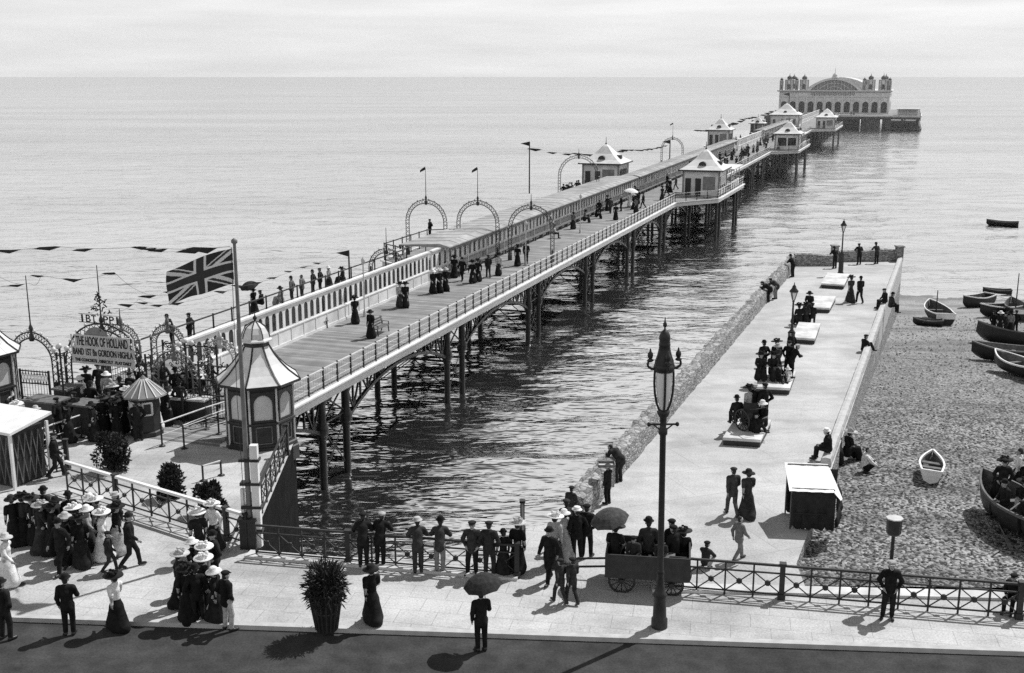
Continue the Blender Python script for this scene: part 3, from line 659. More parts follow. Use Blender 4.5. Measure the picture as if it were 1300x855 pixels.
# ------------------------------------------------ octagonal entrance kiosks
def octagon_kiosk(loc, rz, label):
    t = thing('octagonal_kiosk', label, 'kiosk', loc, rz, 'octagonal kiosks at the pier entrance')
    R = 1.62; A = [PI/8+i*PI/4 for i in range(8)]
    w_ = MB(); w_.lathe([(R, -.7), (R, 3.02)], 8, rot=PI/8, smooth=False); w_.build('wall', 'dark_wall', t)
    pl = MB(); pl.lathe([(R+.22, -.72), (R+.22, -.1), (R+.14, -.06), (R+.14, .12), (R+.06, .16), (R+.05, .24)], 8, rot=PI/8, smooth=False); pl.lathe([(R+.06, 1.12), (R+.1, 1.15), (R+.1, 1.24), (R+.04, 1.26)], 8, rot=PI/8, smooth=False)
    pl.build('plinth', 'dark_wall', t)
    ap = R*math.cos(PI/8); side = 2*R*math.sin(PI/8)
    for i in range(8):
        a = i*PI/4; n = Vector((math.cos(a), math.sin(a), 0)); ax = Vector((-n.y, n.x, 0)); ax = -ax
        f = MB(); f.arch_wall(side-.2, 1.27, 2.62, 2.05, .86, 1.36, .06, n*(ap+.035), (-n.y, n.x, 0), 12)
        f = f.build('window', 'dark_wall', t)
        p_ = MB(); p_.arch_pane(2.05, .86, 1.36, 0, n*(ap+.012), (-n.y, n.x, 0), 12); p_.build('pane', 'glass_pale', f)
        q = MB(); q.bar(n*(ap+.02)+ax*.36+Vector((0, 0, .3)), n*(ap+.02)-ax*.36+Vector((0, 0, .3)), .04, .05); q.bar(n*(ap+.02)+ax*.36+Vector((0, 0, 1.05)), n*(ap+.02)-ax*.36+Vector((0, 0, 1.05)), .04, .05)
        q.bar(n*(ap+.02)+ax*.36+Vector((0, 0, .3)), n*(ap+.02)+ax*.36+Vector((0, 0, 1.05)), .04, .05); q.bar(n*(ap+.02)-ax*.36+Vector((0, 0, .3)), n*(ap+.02)-ax*.36+Vector((0, 0, 1.05)), .04, .05)
        q.build('panel_moulding', 'wood', t)
    po = MB()
    for a in A: po.tube((R*1.01*math.cos(a), R*1.01*math.sin(a), 0), (R*1.01*math.cos(a), R*1.01*math.sin(a), 3.0), .055, .055, 6)
    po.build('corner_post', 'iron_light', t)
    prof = [(2.02, 2.92), (1.86, 3.02), (1.5, 3.28), (1.15, 3.62), (.86, 3.98), (.66, 4.3), (.62, 4.38)]
    ro = MB(); ro.lathe([(1.6, 2.86), (2.0, 2.86)]+prof, 8, rot=PI/8, smooth=False); ro.build('roof', 'pale_roof', t)
    rb = MB()
    for a in A:
        pts = [Vector((r*1.005*math.cos(a), r*1.005*math.sin(a), z+.015)) for r, z in prof]
        for x, y in zip(pts, pts[1:]): rb.bar(x, y, .07, .05)
    for i in range(8):
        a, b = A[i], A[(i+1) % 8]; rb.bar((2.03*math.cos(a), 2.03*math.sin(a), 2.88), (2.03*math.cos(b), 2.03*math.sin(b), 2.88), .06, .1)
    rb.build('roof_rib', 'iron', t)
    cu = MB(); cu.lathe([(.62, 4.36), (.62, 4.6)], 8, rot=PI/8, smooth=False); cu.build('cupola_drum', 'dark_wall', t)
    dm = MB(); dm.lathe([(.6, 4.58), (.78, 4.6), (.78, 4.66), (.68, 4.74), (.62, 4.95), (.48, 5.2), (.26, 5.36), (.08, 5.44), (.03, 5.46)], 8, rot=PI/8, smooth=False); dm = dm.build('cupola_dome', 'pale_roof', t)
    r2 = MB()
    for a in A:
        pts = [Vector((r*1.01*math.cos(a), r*1.01*math.sin(a), z+.01)) for r, z in [(.68, 4.74), (.62, 4.95), (.48, 5.2), (.26, 5.36), (.08, 5.44)]]
        for x, y in zip(pts, pts[1:]): r2.bar(x, y, .04, .03)
    r2.build('dome_rib', 'iron', dm)
    fi = MB(); fi.lathe([(.05, 5.42), (.05, 5.5), (.1, 5.56), (.1, 5.62), (.03, 5.7), (.01, 5.82)], 8); fi.build('finial', 'iron', t)
    return t
ok1 = octagon_kiosk(PW(-2.75, 6.25), -PA-.12, 'dark octagonal kiosk with pale bell-shaped ribbed roof and cupola, beside the flagpole')
ok1.scale = (.88, .88, .95)
dup(ok1, PW(-2.75, -8.3), -PA-.12, 'octagonal kiosk with pale bell roof left of the entrance arches at the picture edge')
# ------------------------------------------------ square kiosks in the bays
def pier_kiosk(u, v, label, wx=4.6, wy=6.0, h=3.3, rise=2.5, shutter=True, open_front=False):
    t = thing('pier_kiosk', label, 'kiosk', PW(u, v), -PA, 'square hip-roofed kiosks along the pier')
    b = MB(); b.box((0, 0, h/2), (wx, wy, h)); b.build('wall', 'cream', t)
    tr = MB()
    for sx in (-1, 1):
        for sy in (-1, 1): tr.box((sx*wx/2, sy*wy/2, h/2), (.2, .2, h+.02))
    for z in (.1, h-.08):
        for sy in (-1, 1): tr.box((0, sy*(wy/2+.02), z), (wx-.2, .06, .14))
        for sx in (-1, 1): tr.box((sx*(wx/2+.02), 0, z), (.06, wy-.2, .14))
    tr.build('corner_post', 'mid_wall', t)
    for x in ((-wx*.36, -wx*.08) if not open_front else ()):
        d = MB(); d.box((x, -wy/2-.02, 1.15), (.72, .08, 2.3)); d.build('door', 'dark_wall', t)
    for sx in (-1, 1):
        d = MB(); d.box((sx*(wx/2+.02), 0, 1.75), (.07, wy*.7, 1.5)); d.build('window', 'glass_dark', t)
    d = MB(); d.box((wx*.22, -wy/2-.015, 1.7), (wx*.34, .05, 1.7)); 
    if open_front: d.box((-wx*.2, -wy/2-.015, 1.7), (wx*.36, .05, 1.7))
    d.build('window', 'glass_dark' if open_front else 'mid_wall', t)
    e = .55; X, Y = wx/2+e, wy/2+e; r = MB()
    lv = [(1.0, 0), (.72, .2), (.42, .5), (.14, .88), (.0, 1.0)]
    prev = None
    for (f, k) in lv:
        ridge = .12 if f < .2 else 0
        ring = [(-X*f, -Y*f-ridge, h+.05+rise*k), (X*f, -Y*f-ridge, h+.05+rise*k), (X*f, Y*f+ridge, h+.05+rise*k), (-X*f, Y*f+ridge, h+.05+rise*k)]
        if prev: r.add(prev+ring, [(i, (i+1) % 4, 4+(i+1) % 4, 4+i) for i in range(4)])
        prev = ring
    r.add([(-X, -Y, h+.04), (X, -Y, h+.04), (X, Y, h+.04), (-X, Y, h+.04)], [(3, 2, 1, 0)])
    ro = r.build('roof', 'pale_roof', t)
    q = MB()
    for a, b_ in (((-X, -Y), (X, -Y)), ((X, -Y), (X, Y)), ((X, Y), (-X, Y)), ((-X, Y), (-X, -Y))): q.bar((a[0], a[1], h+.02), (b_[0], b_[1], h+.02), .1, .16)
    q.build('gutter', 'iron_far', ro)
    for (ax, sy) in (('y', -1), ('y', 1), ('x', 1), ('x', -1)):
        l = MB(); L_ = Y if ax == 'y' else X
        c = Vector((0, sy*L_*.66, h+rise*.24)) if ax == 'y' else Vector((sy*L_*.66, 0, h+rise*.24))
        axv = Vector((1, 0, 0)) if ax == 'y' else Vector((0, 1, 0)); nv = Vector((0, sy, 0)) if ax == 'y' else Vector((sy, 0, 0))
        pts = [c+nv*.25+axv*.5*math.cos(PI*i/8)+Vector((0, 0, .5*math.sin(PI*i/8))) for i in range(9)]
        pb = [p-nv*1.0 for p in pts]
        l.add(pts+pb, [tuple(range(9))]+[(i, i+1, 10+i, 9+i) for i in range(8)]); l.build('dormer', 'iron_far', ro)
    f = MB(); f.lathe([(.12, h+rise), (.12, h+rise+.15), (.05, h+rise+.25), (.03, h+rise+1.0)], 6); f.build('finial', 'iron_far', ro)
    return t
pier_kiosk(105.5, 6.7, 'cream square kiosk with pale hipped roof in the first right-hand bay, dark doorways facing shore')
pier_kiosk(204.5, 7.6, 'hip-roofed pale kiosk with dark open windows in the second right-hand bay', 4.8, 6, open_front=True)
pier_kiosk(308, 8.5, 'hip-roofed pale kiosk in the third right-hand bay, nearest the end pavilion', 5.2, 8)
pier_kiosk(112, -8.3, 'grey-walled square kiosk with pale pyramid roof behind the crowd under the far arch', 5.0, 5.6)
pier_kiosk(217, -8.6, 'small left-hand kiosk with pale gabled roof far out among strings of flags', 4.6, 5.4)
pier_kiosk(318, -4.2, 'broad pale pyramid-roofed kiosk just in front of the left tower of the end pavilion', 8.5, 9, 3.6, 3.4)
pier_kiosk(276, -7.5, 'little left-hand kiosk with bright roof beyond the middle of the pier', 3.4, 3.6, 2.5, 1.6)
for (u, v, wv, lab) in ((121, 7.2, 3.6, 'open dark-fronted shelter at the seaward side of the first right-hand kiosk'), (223, 8, 3.4, 'open dark-fronted shelter behind the second right-hand kiosk')):
    t = thing('open_shelter', lab, 'shelter', PW(u, v), -PA, 'open shelters behind the kiosks')
    b = MB(); b.box((0, -4.2, 2.75), (wv+.9, 8.6, .16)); b.build('roof', 'pale_roof', t)
    b = MB(); b.box((-.7, -4.2, 1.3), (.1, 8.0, 2.6)); b.build('back_wall', 'dark_wall', t)
    for i in range(4):
        b = MB(); b.tube((wv/2, -8+i*2.5, 0), (wv/2, -8+i*2.5, 2.67), .06, .06, 6); b.build('post', 'iron_light', t)
    b = MB(); b.box((wv/2, -4.2, .5), (.08, 7.9, 1.0)); b.build('parapet', 'white', t)
# ------------------------------------------------ lamp arches
def lamp_arch(loc, wd, h, label, rz=-PA, pole=2.7, flag=True, group='iron lamp arches across the pier', mtl='iron_far', thick=.05):
    t = thing('lamp_arch', label, 'arch', loc, rz, group)
    r = wd/2; hs = h-r; fr = MB()
    for rr in (r, r-.3):
        fr.path([Vector((-rr, 0, 0))]+arc_pts(rr, 16, hs)+[Vector((rr, 0, 0))], thick*.7, 6)
    n = 22
    for sgn in (-1, 1):
        k = int(hs/.35)
        for i in range(k):
            z = .2+i*(hs-.2)/k; fr.tube((sgn*r, 0, z), (sgn*(r-.3), 0, z+.28), .018, .018, 4); fr.tube((sgn*(r-.3), 0, z), (sgn*r, 0, z+.28), .018, .018, 4)
    A_ = arc_pts(r, n, hs); B_ = arc_pts(r-.3, n, hs)
    for i in range(n): fr.tube(A_[i], B_[i+1], .018, .018, 4); fr.tube(B_[i], A_[i+1], .018, .018, 4)
    fr.build('frame', mtl, t)
    b = MB(); b.lathe([(0, -.075), (.055, -.05), (.075, 0), (.055, .05), (0, .075)], 6); b = b.mesh('lamp_globe', 'glass_pale')
    for i in range(0, n+1, 2): link('lamp_globe', b, t, A_[i]+Vector((0, 0, .08)))
    k = MB(); k.lathe([(.1, h-.42), (.14, h-.3), (.1, h-.15), (.05, h), (.1, h+.12), (.1, h+.22), (.03, h+.4)], 8); k.tube((0, 0, h+.3), (0, 0, h+pole), .035, .02, 6); k.build('finial_pole', mtl, t)
    for sx in (-1, 1):
        f = MB(); f.lathe([(.16, 0), (.16, .3), (.1, .4), (.08, .9), (.1, .95), (.06, 1.0)], 8, (sx*(r-.15), 0, 0)); f.build('foot', mtl, t)
    if flag:
        f = MB(); nn = 6
        vs = [(-.02-.5*i/nn, .05*math.sin(i*1.4), h+pole-.03-.05*i+s_*(.14*(1-i/nn*.3))) for i in range(nn+1) for s_ in (1, -1)]
        f.add(vs, [(2*i, 2*i+1, 2*i+3, 2*i+2) for i in range(nn)]); f.build('pennant', 'flag_dark', t)
    return t
ua = 46
lamp_arch(PW(ua, -7.1), 3.8, 4.8, 'tall iron lamp arch with pennant standing on the left walk, leftmost of the three')
lamp_arch(PW(ua, -2.4), 3.8, 4.9, 'tall iron lamp arch with pennant rising over the shelter roof, middle of the three')
lamp_arch(PW(ua, 2.3), 4.0, 4.7, 'tall iron lamp arch spanning the right walk, rightmost of the three', flag=False, pole=.9)
lamp_arch(PW(92, -6.6), 5.2, 5.6, 'farther lamp arch on the left walk with a crowd standing under it', pole=.8, flag=False)
lamp_arch(PW(34, -5.2), 3.0, 2.4, 'low twisted iron arch on the left walk near the start of the shelter roof', pole=1.6, flag=False)
lamp_arch(PW(150, -6.4), 3.9, 4.9, 'far lamp arch on the left walk past the first left kiosk', pole=2.4)
# plain lamp standards on the right walk
for (u, v, h, lab) in ((21.5, -.9, 3.4, 'slim white lamp standard against the wind screen beside the slatted bench'), (44, 2.5, 3.2, 'slim pale lamp standard in the right walk in front of the arch'), (64, 1.5, 3.4, 'slim pale lamp standard where the woman in white walks')):
    t = thing('lamp_standard', lab, 'lamp post', PW(u, v), 0, 'slim lamp standards on the right walk')
    b = MB(); b.lathe([(.11, 0), (.11, .25), (.06, .4), (.045, .5), (.035, h)], 8); b.build('post', 'iron_light', t)
    b = MB(); b.lathe([(.05, h), (.12, h+.1), (.14, h+.3), (.03, h+.42), (.02, h+.5)], 8); b.build('lantern', 'glass_pale', t)
# ------------------------------------------------ end pavilion
pv = thing('pavilion', 'large domed white pavilion with arched front at the seaward end of the pier', 'pavilion', PW(452, 1.5), -PA); pv.scale = (.95, 1, .93)
wl = MB(); W2 = 23; D = 42
def front_bay(x0, x1, y, ax, arr): pass
nb = 12; bw_ = 2*W2/nb
for i in range(nb): wl.arch_wall(bw_, 0, 7.3, 4.0, 2.5, .5, .5, (-W2+(i+.5)*bw_, 0, 0), (1, 0, 0), 10)
for sx in (-1, 1):
    for i in range(10): wl.arch_wall(D/10, 0, 7.3, 4.0, 2.5, .5, .5, (sx*W2, (i+.5)*D/10, 0), (0, 1, 0), 8)
wl.box((0, D, 3.65), (2*W2, .5, 7.3)); wl.box((0, .02, 8.6), (2*W2+.1, .5, 2.6))
for sx in (-1, 1): wl.box((sx*W2, D/2, 8.6), (.5, D, 2.6))
wl.build('wall', 'cream', pv)
gl = MB(); gl.box((0, .7, 3.6), (2*W2-.6, .1, 7.0))
for sx in (-1, 1): gl.box((sx*(W2-.6), D/2, 3.6), (.1, D-1, 7.0))
gl.build('window', 'iron_far', pv)
mu = MB()
for i in range(nb):
    for dx in (-.6, 0, .6): mu.box((-W2+(i+.5)*bw_+dx, .2, 2.8), (.1, .1, 4.6))
    for z in (1.6, 3.9): mu.box((-W2+(i+.5)*bw_, .18, z), (2.5, .1, .14))
mu.build('mullion', 'iron_far', pv)
pil = MB()
for i in range(nb+1): pil.box((-W2+i*bw_, -.3, 3.7), (.5, .5, 7.4)); 
pil.build('pilaster', 'white', pv)
cn_ = MB(); cn_.box((0, D/2, 9.9), (2*W2+2.4, D+2.4, .5)); cn_.box((0, -.35, 7.4), (2*W2+.8, .5, .4)); cn_.build('cornice', 'pale_roof', pv)
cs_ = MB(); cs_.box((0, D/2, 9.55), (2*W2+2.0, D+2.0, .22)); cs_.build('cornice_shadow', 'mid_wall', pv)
fz = MB()
for i in range(26): fz.box((-9.6+i*.72, -.30, 8.5), (.4, .12, 1.0+.25*((i*7) % 3)))
fz.build('frieze_ornament', 'mid_wall', pv)
# great segmental gable
def seg(w_, rise, n=24):
    R = (w_*w_/4+rise*rise)/(2*rise); a = math.asin(w_/2/R)
    return [(R*math.sin(-a+2*a*i/n), R*math.cos(-a+2*a*i/n)-(R-rise)) for i in range(n+1)]
ga = MB(); S1 = seg(23, 5.4); S2 = seg(20.2, 4.5)
for y, fl_ in ((-.5, 0), (.3, 1)):
    for a, b, c, d in zip(S1, S1[1:], S2, S2[1:]): ga.add([(a[0], y, 10.15+a[1]), (b[0], y, 10.15+b[1]), (d[0], y, 10.15+d[1]), (c[0], y, 10.15+c[1])], [(0, 1, 2, 3)])
for a, b in zip(S1, S1[1:]): ga.add([(a[0], -.5, 10.15+a[1]), (b[0], -.5, 10.15+b[1]), (b[0], .3, 10.15+b[1]), (a[0], .3, 10.15+a[1])], [(0, 1, 2, 3)])
ga.build('gable_arch', 'white', pv)
gg = MB(); gg.add([(a[0], .05, 10.15+a[1]) for a in S2], [tuple(range(len(S2)))]); gg.build('gable_window', 'mid_wall', pv)
gm = MB()
for i in range(1, 14):
    x = -10+20*i/14; zz = max(z for (xx, z) in S2 if abs(xx-x) < 1.0); gm.box((x, -.1, 10.15+zz/2), (.14, .12, zz))
for k in (.35, .68):
    Sk = seg(20.2*k, 4.5*k)
    for a, b in zip(Sk, Sk[1:]): gm.bar((a[0], -.16, 10.15+a[1]), (b[0], -.16, 10.15+b[1]), .14, .16)
gm.build('gable_mullion', 'white', pv)
rf = MB(); S3 = seg(29, 5.8)
for a, b in zip(S3, S3[1:]): rf.add([(a[0]+2, .4, 10.15+a[1]*.98), (b[0]+2, .4, 10.15+b[1]*.98), (b[0]+2, D-4, 10.15+b[1]*.98), (a[0]+2, D-4, 10.15+a[1]*.98)], [(0, 1, 2, 3)])
rf.add([(a[0]+2, .4, 10.15+a[1]*.98) for a in S3], [tuple(range(len(S3)))])
rf.build('roof', 'pale_roof', pv)
fi = MB(); fi.lathe([(1.5, 15.4), (1.5, 15.9), (1.0, 16.2), (1.1, 16.6), (.7, 17.2), (.15, 17.7), (.08, 19.8)], 10, (0, .2, 0)); fi.build('roof_lantern', 'pale_roof', pv)
def tower(x, y, r, h, dome, label=None):
    t = MB(); t.lathe([(r, 10.1), (r, 10.1+h), (r+.25, 10.1+h), (r+.25, 10.4+h)], 8, (x, y, 0), smooth=False, rot=PI/8)
    t = t.build('corner_tower', 'cream', pv)
    wv = MB(); wv.arch_pane(10.1+h*.5, r*.6, 10.6, 0, (x, y-r*.95, 0), (1, 0, 0), 8); wv.arch_pane(10.1+h*.5, r*.6, 10.6, 0, (x+r*.95, y, 0), (0, 1, 0), 8); wv.build('tower_window', 'glass_dark', t)
    q = MB()
    for i in range(8):
        a = PI/8+i*PI/4; q.tube((x+r*math.cos(a), y+r*math.sin(a), 10.1), (x+r*math.cos(a), y+r*math.sin(a), 10.1+h), .16, .16, 5)
    q.build('tower_post', 'mid_wall', t)
    d = MB(); z = 10.4+h
    d.lathe([(dome*.75, z), (dome*.95, z+.3*dome), (dome, z+.6*dome), (dome*.85, z+1.0*dome), (dome*.4, z+1.35*dome), (dome*.12, z+1.6*dome), (.05, z+2.3*dome)], 12, (x, y, 0)); d.build('dome', 'iron_far', t)
for (x, y, r, h, dm) in ((-19.3, 1.6, 1.9, 4.4, 1.15), (-12.9, 1.6, 1.9, 4.4, 1.15), (-22.6, .8, .7, 4.0, .7), (-16.1, .8, .7, 4.0, .7), (15.0, 1.6, 1.9, 4.4, 1.15), (20.2, 1.6, 1.9, 4.4, 1.15), (12.4, .8, .7, 4.0, .7), (22.8, .8, .7, 4.0, .7), (-21, D-3, 1.9, 4.4, 1.15), (20.4, D-3, 1.9, 4.4, 1.15)): tower(x, y, r, h, dm)
sh = thing('deck_shelter', 'low flat white shelter on the open deck right of the pavilion', 'shelter', PW(440, 31), -PA)
b = MB(); b.box((0, 0, 2.5), (9, 7, .3)); b.build('roof', 'pale_roof', sh)
b = MB(); b.box((0, 2.6, 1.2), (7.5, .2, 2.35)); b.build('wall', 'cream', sh)
for x in (-4, 0, 4):
    b = MB(); b.tube((x, -3, 0), (x, -3, 2.4), .1, .1, 6); b.build('post', 'iron_light', sh)
def oar(p0, p1, label):
    o = Vector(p0); d = Vector(p1)-o; t = thing('oar', label, 'oar', o, 0, 'oars on the beach'); b = MB(); b.tube((0, 0, 0), d*.72, .028, .028, 6); b.build('loom', 'wood', t)
    b = MB(); b.bar(d*.72, d, .14, .03); b.build('blade', 'hull_grey', t)
def Q(px, py, y):
    """point on the sight line of (px, py) at world distance y"""
    dx = (px-650)/FPX; dy = -(py-427.5)/FPX
    d = (dx, _c+dy*_s, -_s+dy*_c); t = y/d[1]
    return Vector((d[0]*t, y, CAM_H+d[2]*t))
def lettering(text, h, wmax, m, parent, loc, rot, depth=.01):
    cu = bpy.data.curves.new('lettering', 'FONT'); cu.body = text; cu.size = h/.7; cu.extrude = depth; cu.align_x = 'CENTER'; cu.offset = .006
    o = bpy.data.objects.new('lettering', cu); col.objects.link(o); bpy.context.view_layer.update()
    wd = o.dimensions.x; dg = bpy.context.evaluated_depsgraph_get(); me = bpy.data.meshes.new_from_object(o.evaluated_get(dg))
    bpy.data.objects.remove(o); sx = min(1.6, wmax/wd)
    for v in me.vertices: v.co.x *= sx
    me.materials.clear(); me.materials.append(M[m]); q = link('lettering', me, parent, loc); q.rotation_euler = rot; return q
# ================================================================ entrance arches and signs
AV = [(-6.5, 2.5, 3.05, 2.6), (-3.1, 3.35, 3.85, 0), (.2, 2.3, 3.0, 0)]
u0 = -.8
lamp_arch(PW(u0, -7.1), 2.7, 3.3, 'dark iron scrollwork arch with tall finial, left of the sign arch at the pier entrance', pole=2.7, flag=False, group='iron arches of the pier entrance', mtl='iron', thick=.05)
ent = lamp_arch(PW(u0, -3.05), 4.4, 4.0, 'central iron entrance arch with raised letters and a painted concert sign', pole=2.7, flag=False, group='iron arches of the pier entrance', mtl='iron', thick=.06)
lamp_arch(PW(u0, .75), 2.4, 3.0, 'dark iron scrollwork arch on the right of the sign arch at the pier entrance', pole=.7, flag=False, group='iron arches of the pier entrance', mtl='iron_mid', thick=.05)
lamp_arch(PW(2.6, .9), 1.9, 2.8, 'pale painted lattice arch against the start of the wind screen', pole=.3, flag=False, mtl='iron_light', thick=.05, group='iron arches of the pier entrance')
for i, ch in enumerate('IBT PPI'):
    if ch != ' ': lettering(ch, .34, .26, 'sign_dark', ent, ((i-3)*.32, -.1, 4.06), (PI/2, 0, 0))
mb = MB(); mb.bar((-1.15, -.1, 4.04), (1.15, -.1, 4.04), .03, .03); mb.bar((-1.15, -.1, 4.43), (1.15, -.1, 4.43), .02, .02); mb.build('letter_rail', 'iron', ent)
mb = MB()
for i in range(46):
    a = random.uniform(-1, 1); z = random.uniform(4.45, 5.4); wv = .75*(1-(z-4.45)/1.1)
    mb.tube((a*wv, random.uniform(-.1, .1), z), (a*wv+random.uniform(-.2, .2), random.uniform(-.1, .1), z+random.uniform(-.1, .2)), .035, .02, 5)
mb.build('iron_crest', 'iron', ent)
sg = thing('sign_board', 'three tier painted concert sign hung inside the central entrance arch', 'sign', PW(u0-.14, -3.05), -PA); sg.scale = (1.2, 1, 1.06)
mb = MB(); mb.box((.05, 0, 2.98), (2.5, .05, .5)); mb.box((.05, 0, 2.5), (2.86, .05, .40)); mb.box((.05, 0, 2.13), (2.86, .05, .27)); mb.build('board', 'sign_board', sg)
mb = MB()
for z, wv in ((3.245, 2.5), (2.715, 2.86), (2.285, 2.86), (1.98, 2.86)): mb.box((.05, -.005, z), (wv+.06, .07, .035))
for x in (-1.36, 1.46): mb.box((x, .0, 2.6), (.05, .06, 1.3))
mb.build('frame', 'iron_light', sg)
lettering('THE HOOK OF HOLLAND', .40, 2.36, 'sign_dark', sg, (.05, -.035, 2.79), (PI/2, 0, 0))
lettering('BAND 1ST Bn GORDON HIGHLA', .29, 2.74, 'sign_dark', sg, (.05, -.035, 2.36), (PI/2, 0, 0))
lettering('THE CONCERTS . DIRECTLY . PLAY DAILY', .13, 2.6, 'sign_dark', sg, (.05, -.035, 2.07), (PI/2, 0, 0))
mb = MB(); mb.add([(-.2+a[0]*.055, .02, 3.26+a[1]*.11) for a in seg(21, 3.4)], [tuple(range(25))]); mb.build('crest_panel', 'mid_wall', sg)
def iron_screen(v0, v1, h, label, u=u0, mtl='iron'):
    t = thing('iron_screen', label, 'screen', PW(u, v0), -PA, 'scrollwork screens between the entrance arches'); wd = v1-v0
    b = MB()
    for z in (.1, h*.45, h): b.bar((0, 0, z), (wd, 0, z), .05, .05)
    for x in (0, wd): b.bar((x, 0, 0), (x, 0, h+.15), .07, .07)
    b.build('frame', mtl, t); s_ = MB(); rr_ = random.Random(int(v0*10)+99)
    for i in range(int(wd*h*7)):
        r = rr_.uniform(.07, .19); cx, cz = rr_.uniform(r, wd-r), rr_.uniform(h*.45+r*.6, h+.1); a0 = rr_.uniform(0, 6); n = 10
        pts = [Vector((cx+r*(1-.6*k/n)*math.cos(a0+5.2*k/n), 0, cz+r*(1-.6*k/n)*math.sin(a0+5.2*k/n))) for k in range(n+1)]; s_.path(pts, .022, 4)
    for i in range(int(wd/.15)): s_.tube((.15*i+.07, 0, .1), (.15*i+.07, 0, h*.45), .016, .016, 4)
    s_.build('scrollwork', mtl, t)
iron_screen(-5.75, -5.3, 2.3, 'narrow scrollwork screen between left and central entrance arches')
iron_screen(-.8, -.5, 2.6, 'narrow scrollwork screen just right of the concert sign')
iron_screen(2.0, 3.5, 2.5, 'wide scrollwork screen right of the entrance arches, before the walking man')
iron_screen(-9.8, -8.5, 1.9, 'scrollwork screen between the left octagonal kiosk and the left arch')
iron_screen(-1.0, 1.9, 2.9, 'tall tangled iron screen standing behind the right entrance arch', u0+1.6)
# gates, turnstile booths, ticket kiosk
def gate(loc, rz, wd, h, label):
    t = thing('entrance_gate', label, 'gate', loc, rz, 'iron gates of the pier entrance')
    f = MB()
    for x in (0, wd): f.box((x, 0, h/2), (.08, .08, h))
    for z in (.12, h*.55, h-.08): f.bar((0, 0, z), (wd, 0, z), .05, .05)
    f.build('frame', 'iron', t); b = MB(); n = int(wd/.16)
    for i in range(1, n): b.tube((wd*i/n, 0, .1), (wd*i/n, 0, h), .014, .014, 4)
    for i in range(n):
        b.tube((wd*i/n, 0, h*.55), (wd*(i+1)/n, 0, h-.1), .012, .012, 4); b.tube((wd*(i+1)/n, 0, h*.55), (wd*i/n, 0, h-.1), .012, .012, 4)
    b.build('bars', 'iron', t); return t
gate(PW(-.9, -7.9), -PA+.05, 1.6, 1.5, 'black iron gate under the left entrance arch')
gate(PW(-.7, -1.1), -PA, 1.3, 1.6, 'black iron gate leaf right of the concert sign')
gate(PW(-1.6, 1.6), -PA+1.1, 1.7, 1.5, 'black iron gate leaf folded back towards the right walk')
def turnstile(loc, rz, label, wd=1.5, dp=1.2, h=1.35, top='wood'):
    t = thing('turnstile', label, 'turnstile', loc, rz, 'dark turnstiles at the pier entrance')
    b = MB(); b.box((0, 0, h/2), (wd, dp, h)); b.build('housing', 'dark_wall', t)
    b = MB(); b.box((0, 0, h+.04), (wd+.16, dp+.16, .08)); b.build('counter_top', top, t)
    b = MB()
    for a in range(4): b.tube((wd/2+.45, 0, .95), (wd/2+.45+.4*math.cos(a*PI/2+.4), .4*math.sin(a*PI/2+.4), .95), .025, .025, 5)
    b.tube((wd/2+.45, 0, 0), (wd/2+.45, 0, 1.1), .06, .05, 8); b.build('turning_arms', 'iron', t); return t
turnstile(P(62, 540), -PA, 'dark turnstile housing with weathered top beside the left octagonal kiosk', 1.6, .9, 1.15)
turnstile(P(112, 548), -PA, 'dark turnstile housing in front of the left entrance arch', 1.0, .9, 1.25)
turnstile(P(243, 532), -PA+.1, 'low dark counter with long white top near the right entrance gate', 1.7, .7, .95, 'slab')
turnstile(P(222, 527), -PA+.1, 'small dark turnstile with pale top between ticket kiosk and white-topped counter', .9, .8, 1.0, 'slab')
tk = thing('ticket_kiosk', 'small dark octagonal ticket kiosk with striped conical roof and white-framed hatch', 'kiosk', P(187, 551), -PA)
mb = MB(); mb.lathe([(.62, 0), (.62, 1.75)], 8, rot=PI/8, smooth=False); mb.lathe([(.7, 0), (.7, .2), (.64, .24)], 8, rot=PI/8, smooth=False); mb.build('wall', 'dark_wall', tk)
mb = MB(); mb.lathe([(.95, 1.74), (.93, 1.8), (.45, 2.2), (.16, 2.45), (.02, 2.62)], 8, rot=PI/8, smooth=False); mb.build('roof', 'mid_wall', tk)
mb = MB()
for i in range(16):
    a = PI/8+i*PI/8
    pr_ = [(.93, 1.815), (.45, 2.22), (.16, 2.465)]
    pts = [Vector((r*math.cos(a)*(1 if i % 2 == 0 else .93), r*math.sin(a)*(1 if i % 2 == 0 else .93), z)) for r, z in pr_]
    for x, y in zip(pts, pts[1:]): mb.bar(x, y, .04, .03)
mb.build('roof_rib', 'pale_roof', tk)
for a in (-PI/2-.0, -PI/4, -3*PI/4):
    n = Vector((math.cos(a), math.sin(a), 0)); mb = MB(); ax = Vector((-n.y, n.x, 0))
    for sx in (-.19, .19): mb.bar(n*.6+ax*sx+Vector((0, 0, 1.0)), n*.6+ax*sx+Vector((0, 0, 1.52)), .07, .06)
    for z in (1.0, 1.52): mb.bar(n*.6+ax*.2+Vector((0, 0, z)), n*.6-ax*.2+Vector((0, 0, z)), .06, .07)
    mb.build('hatch_frame', 'white', tk)
lk = thing('toll_booth', 'flat-roofed booth with bright sloping roof and dark latticed sides left of the promenade', 'booth', P(14, 607), -PA-.1)
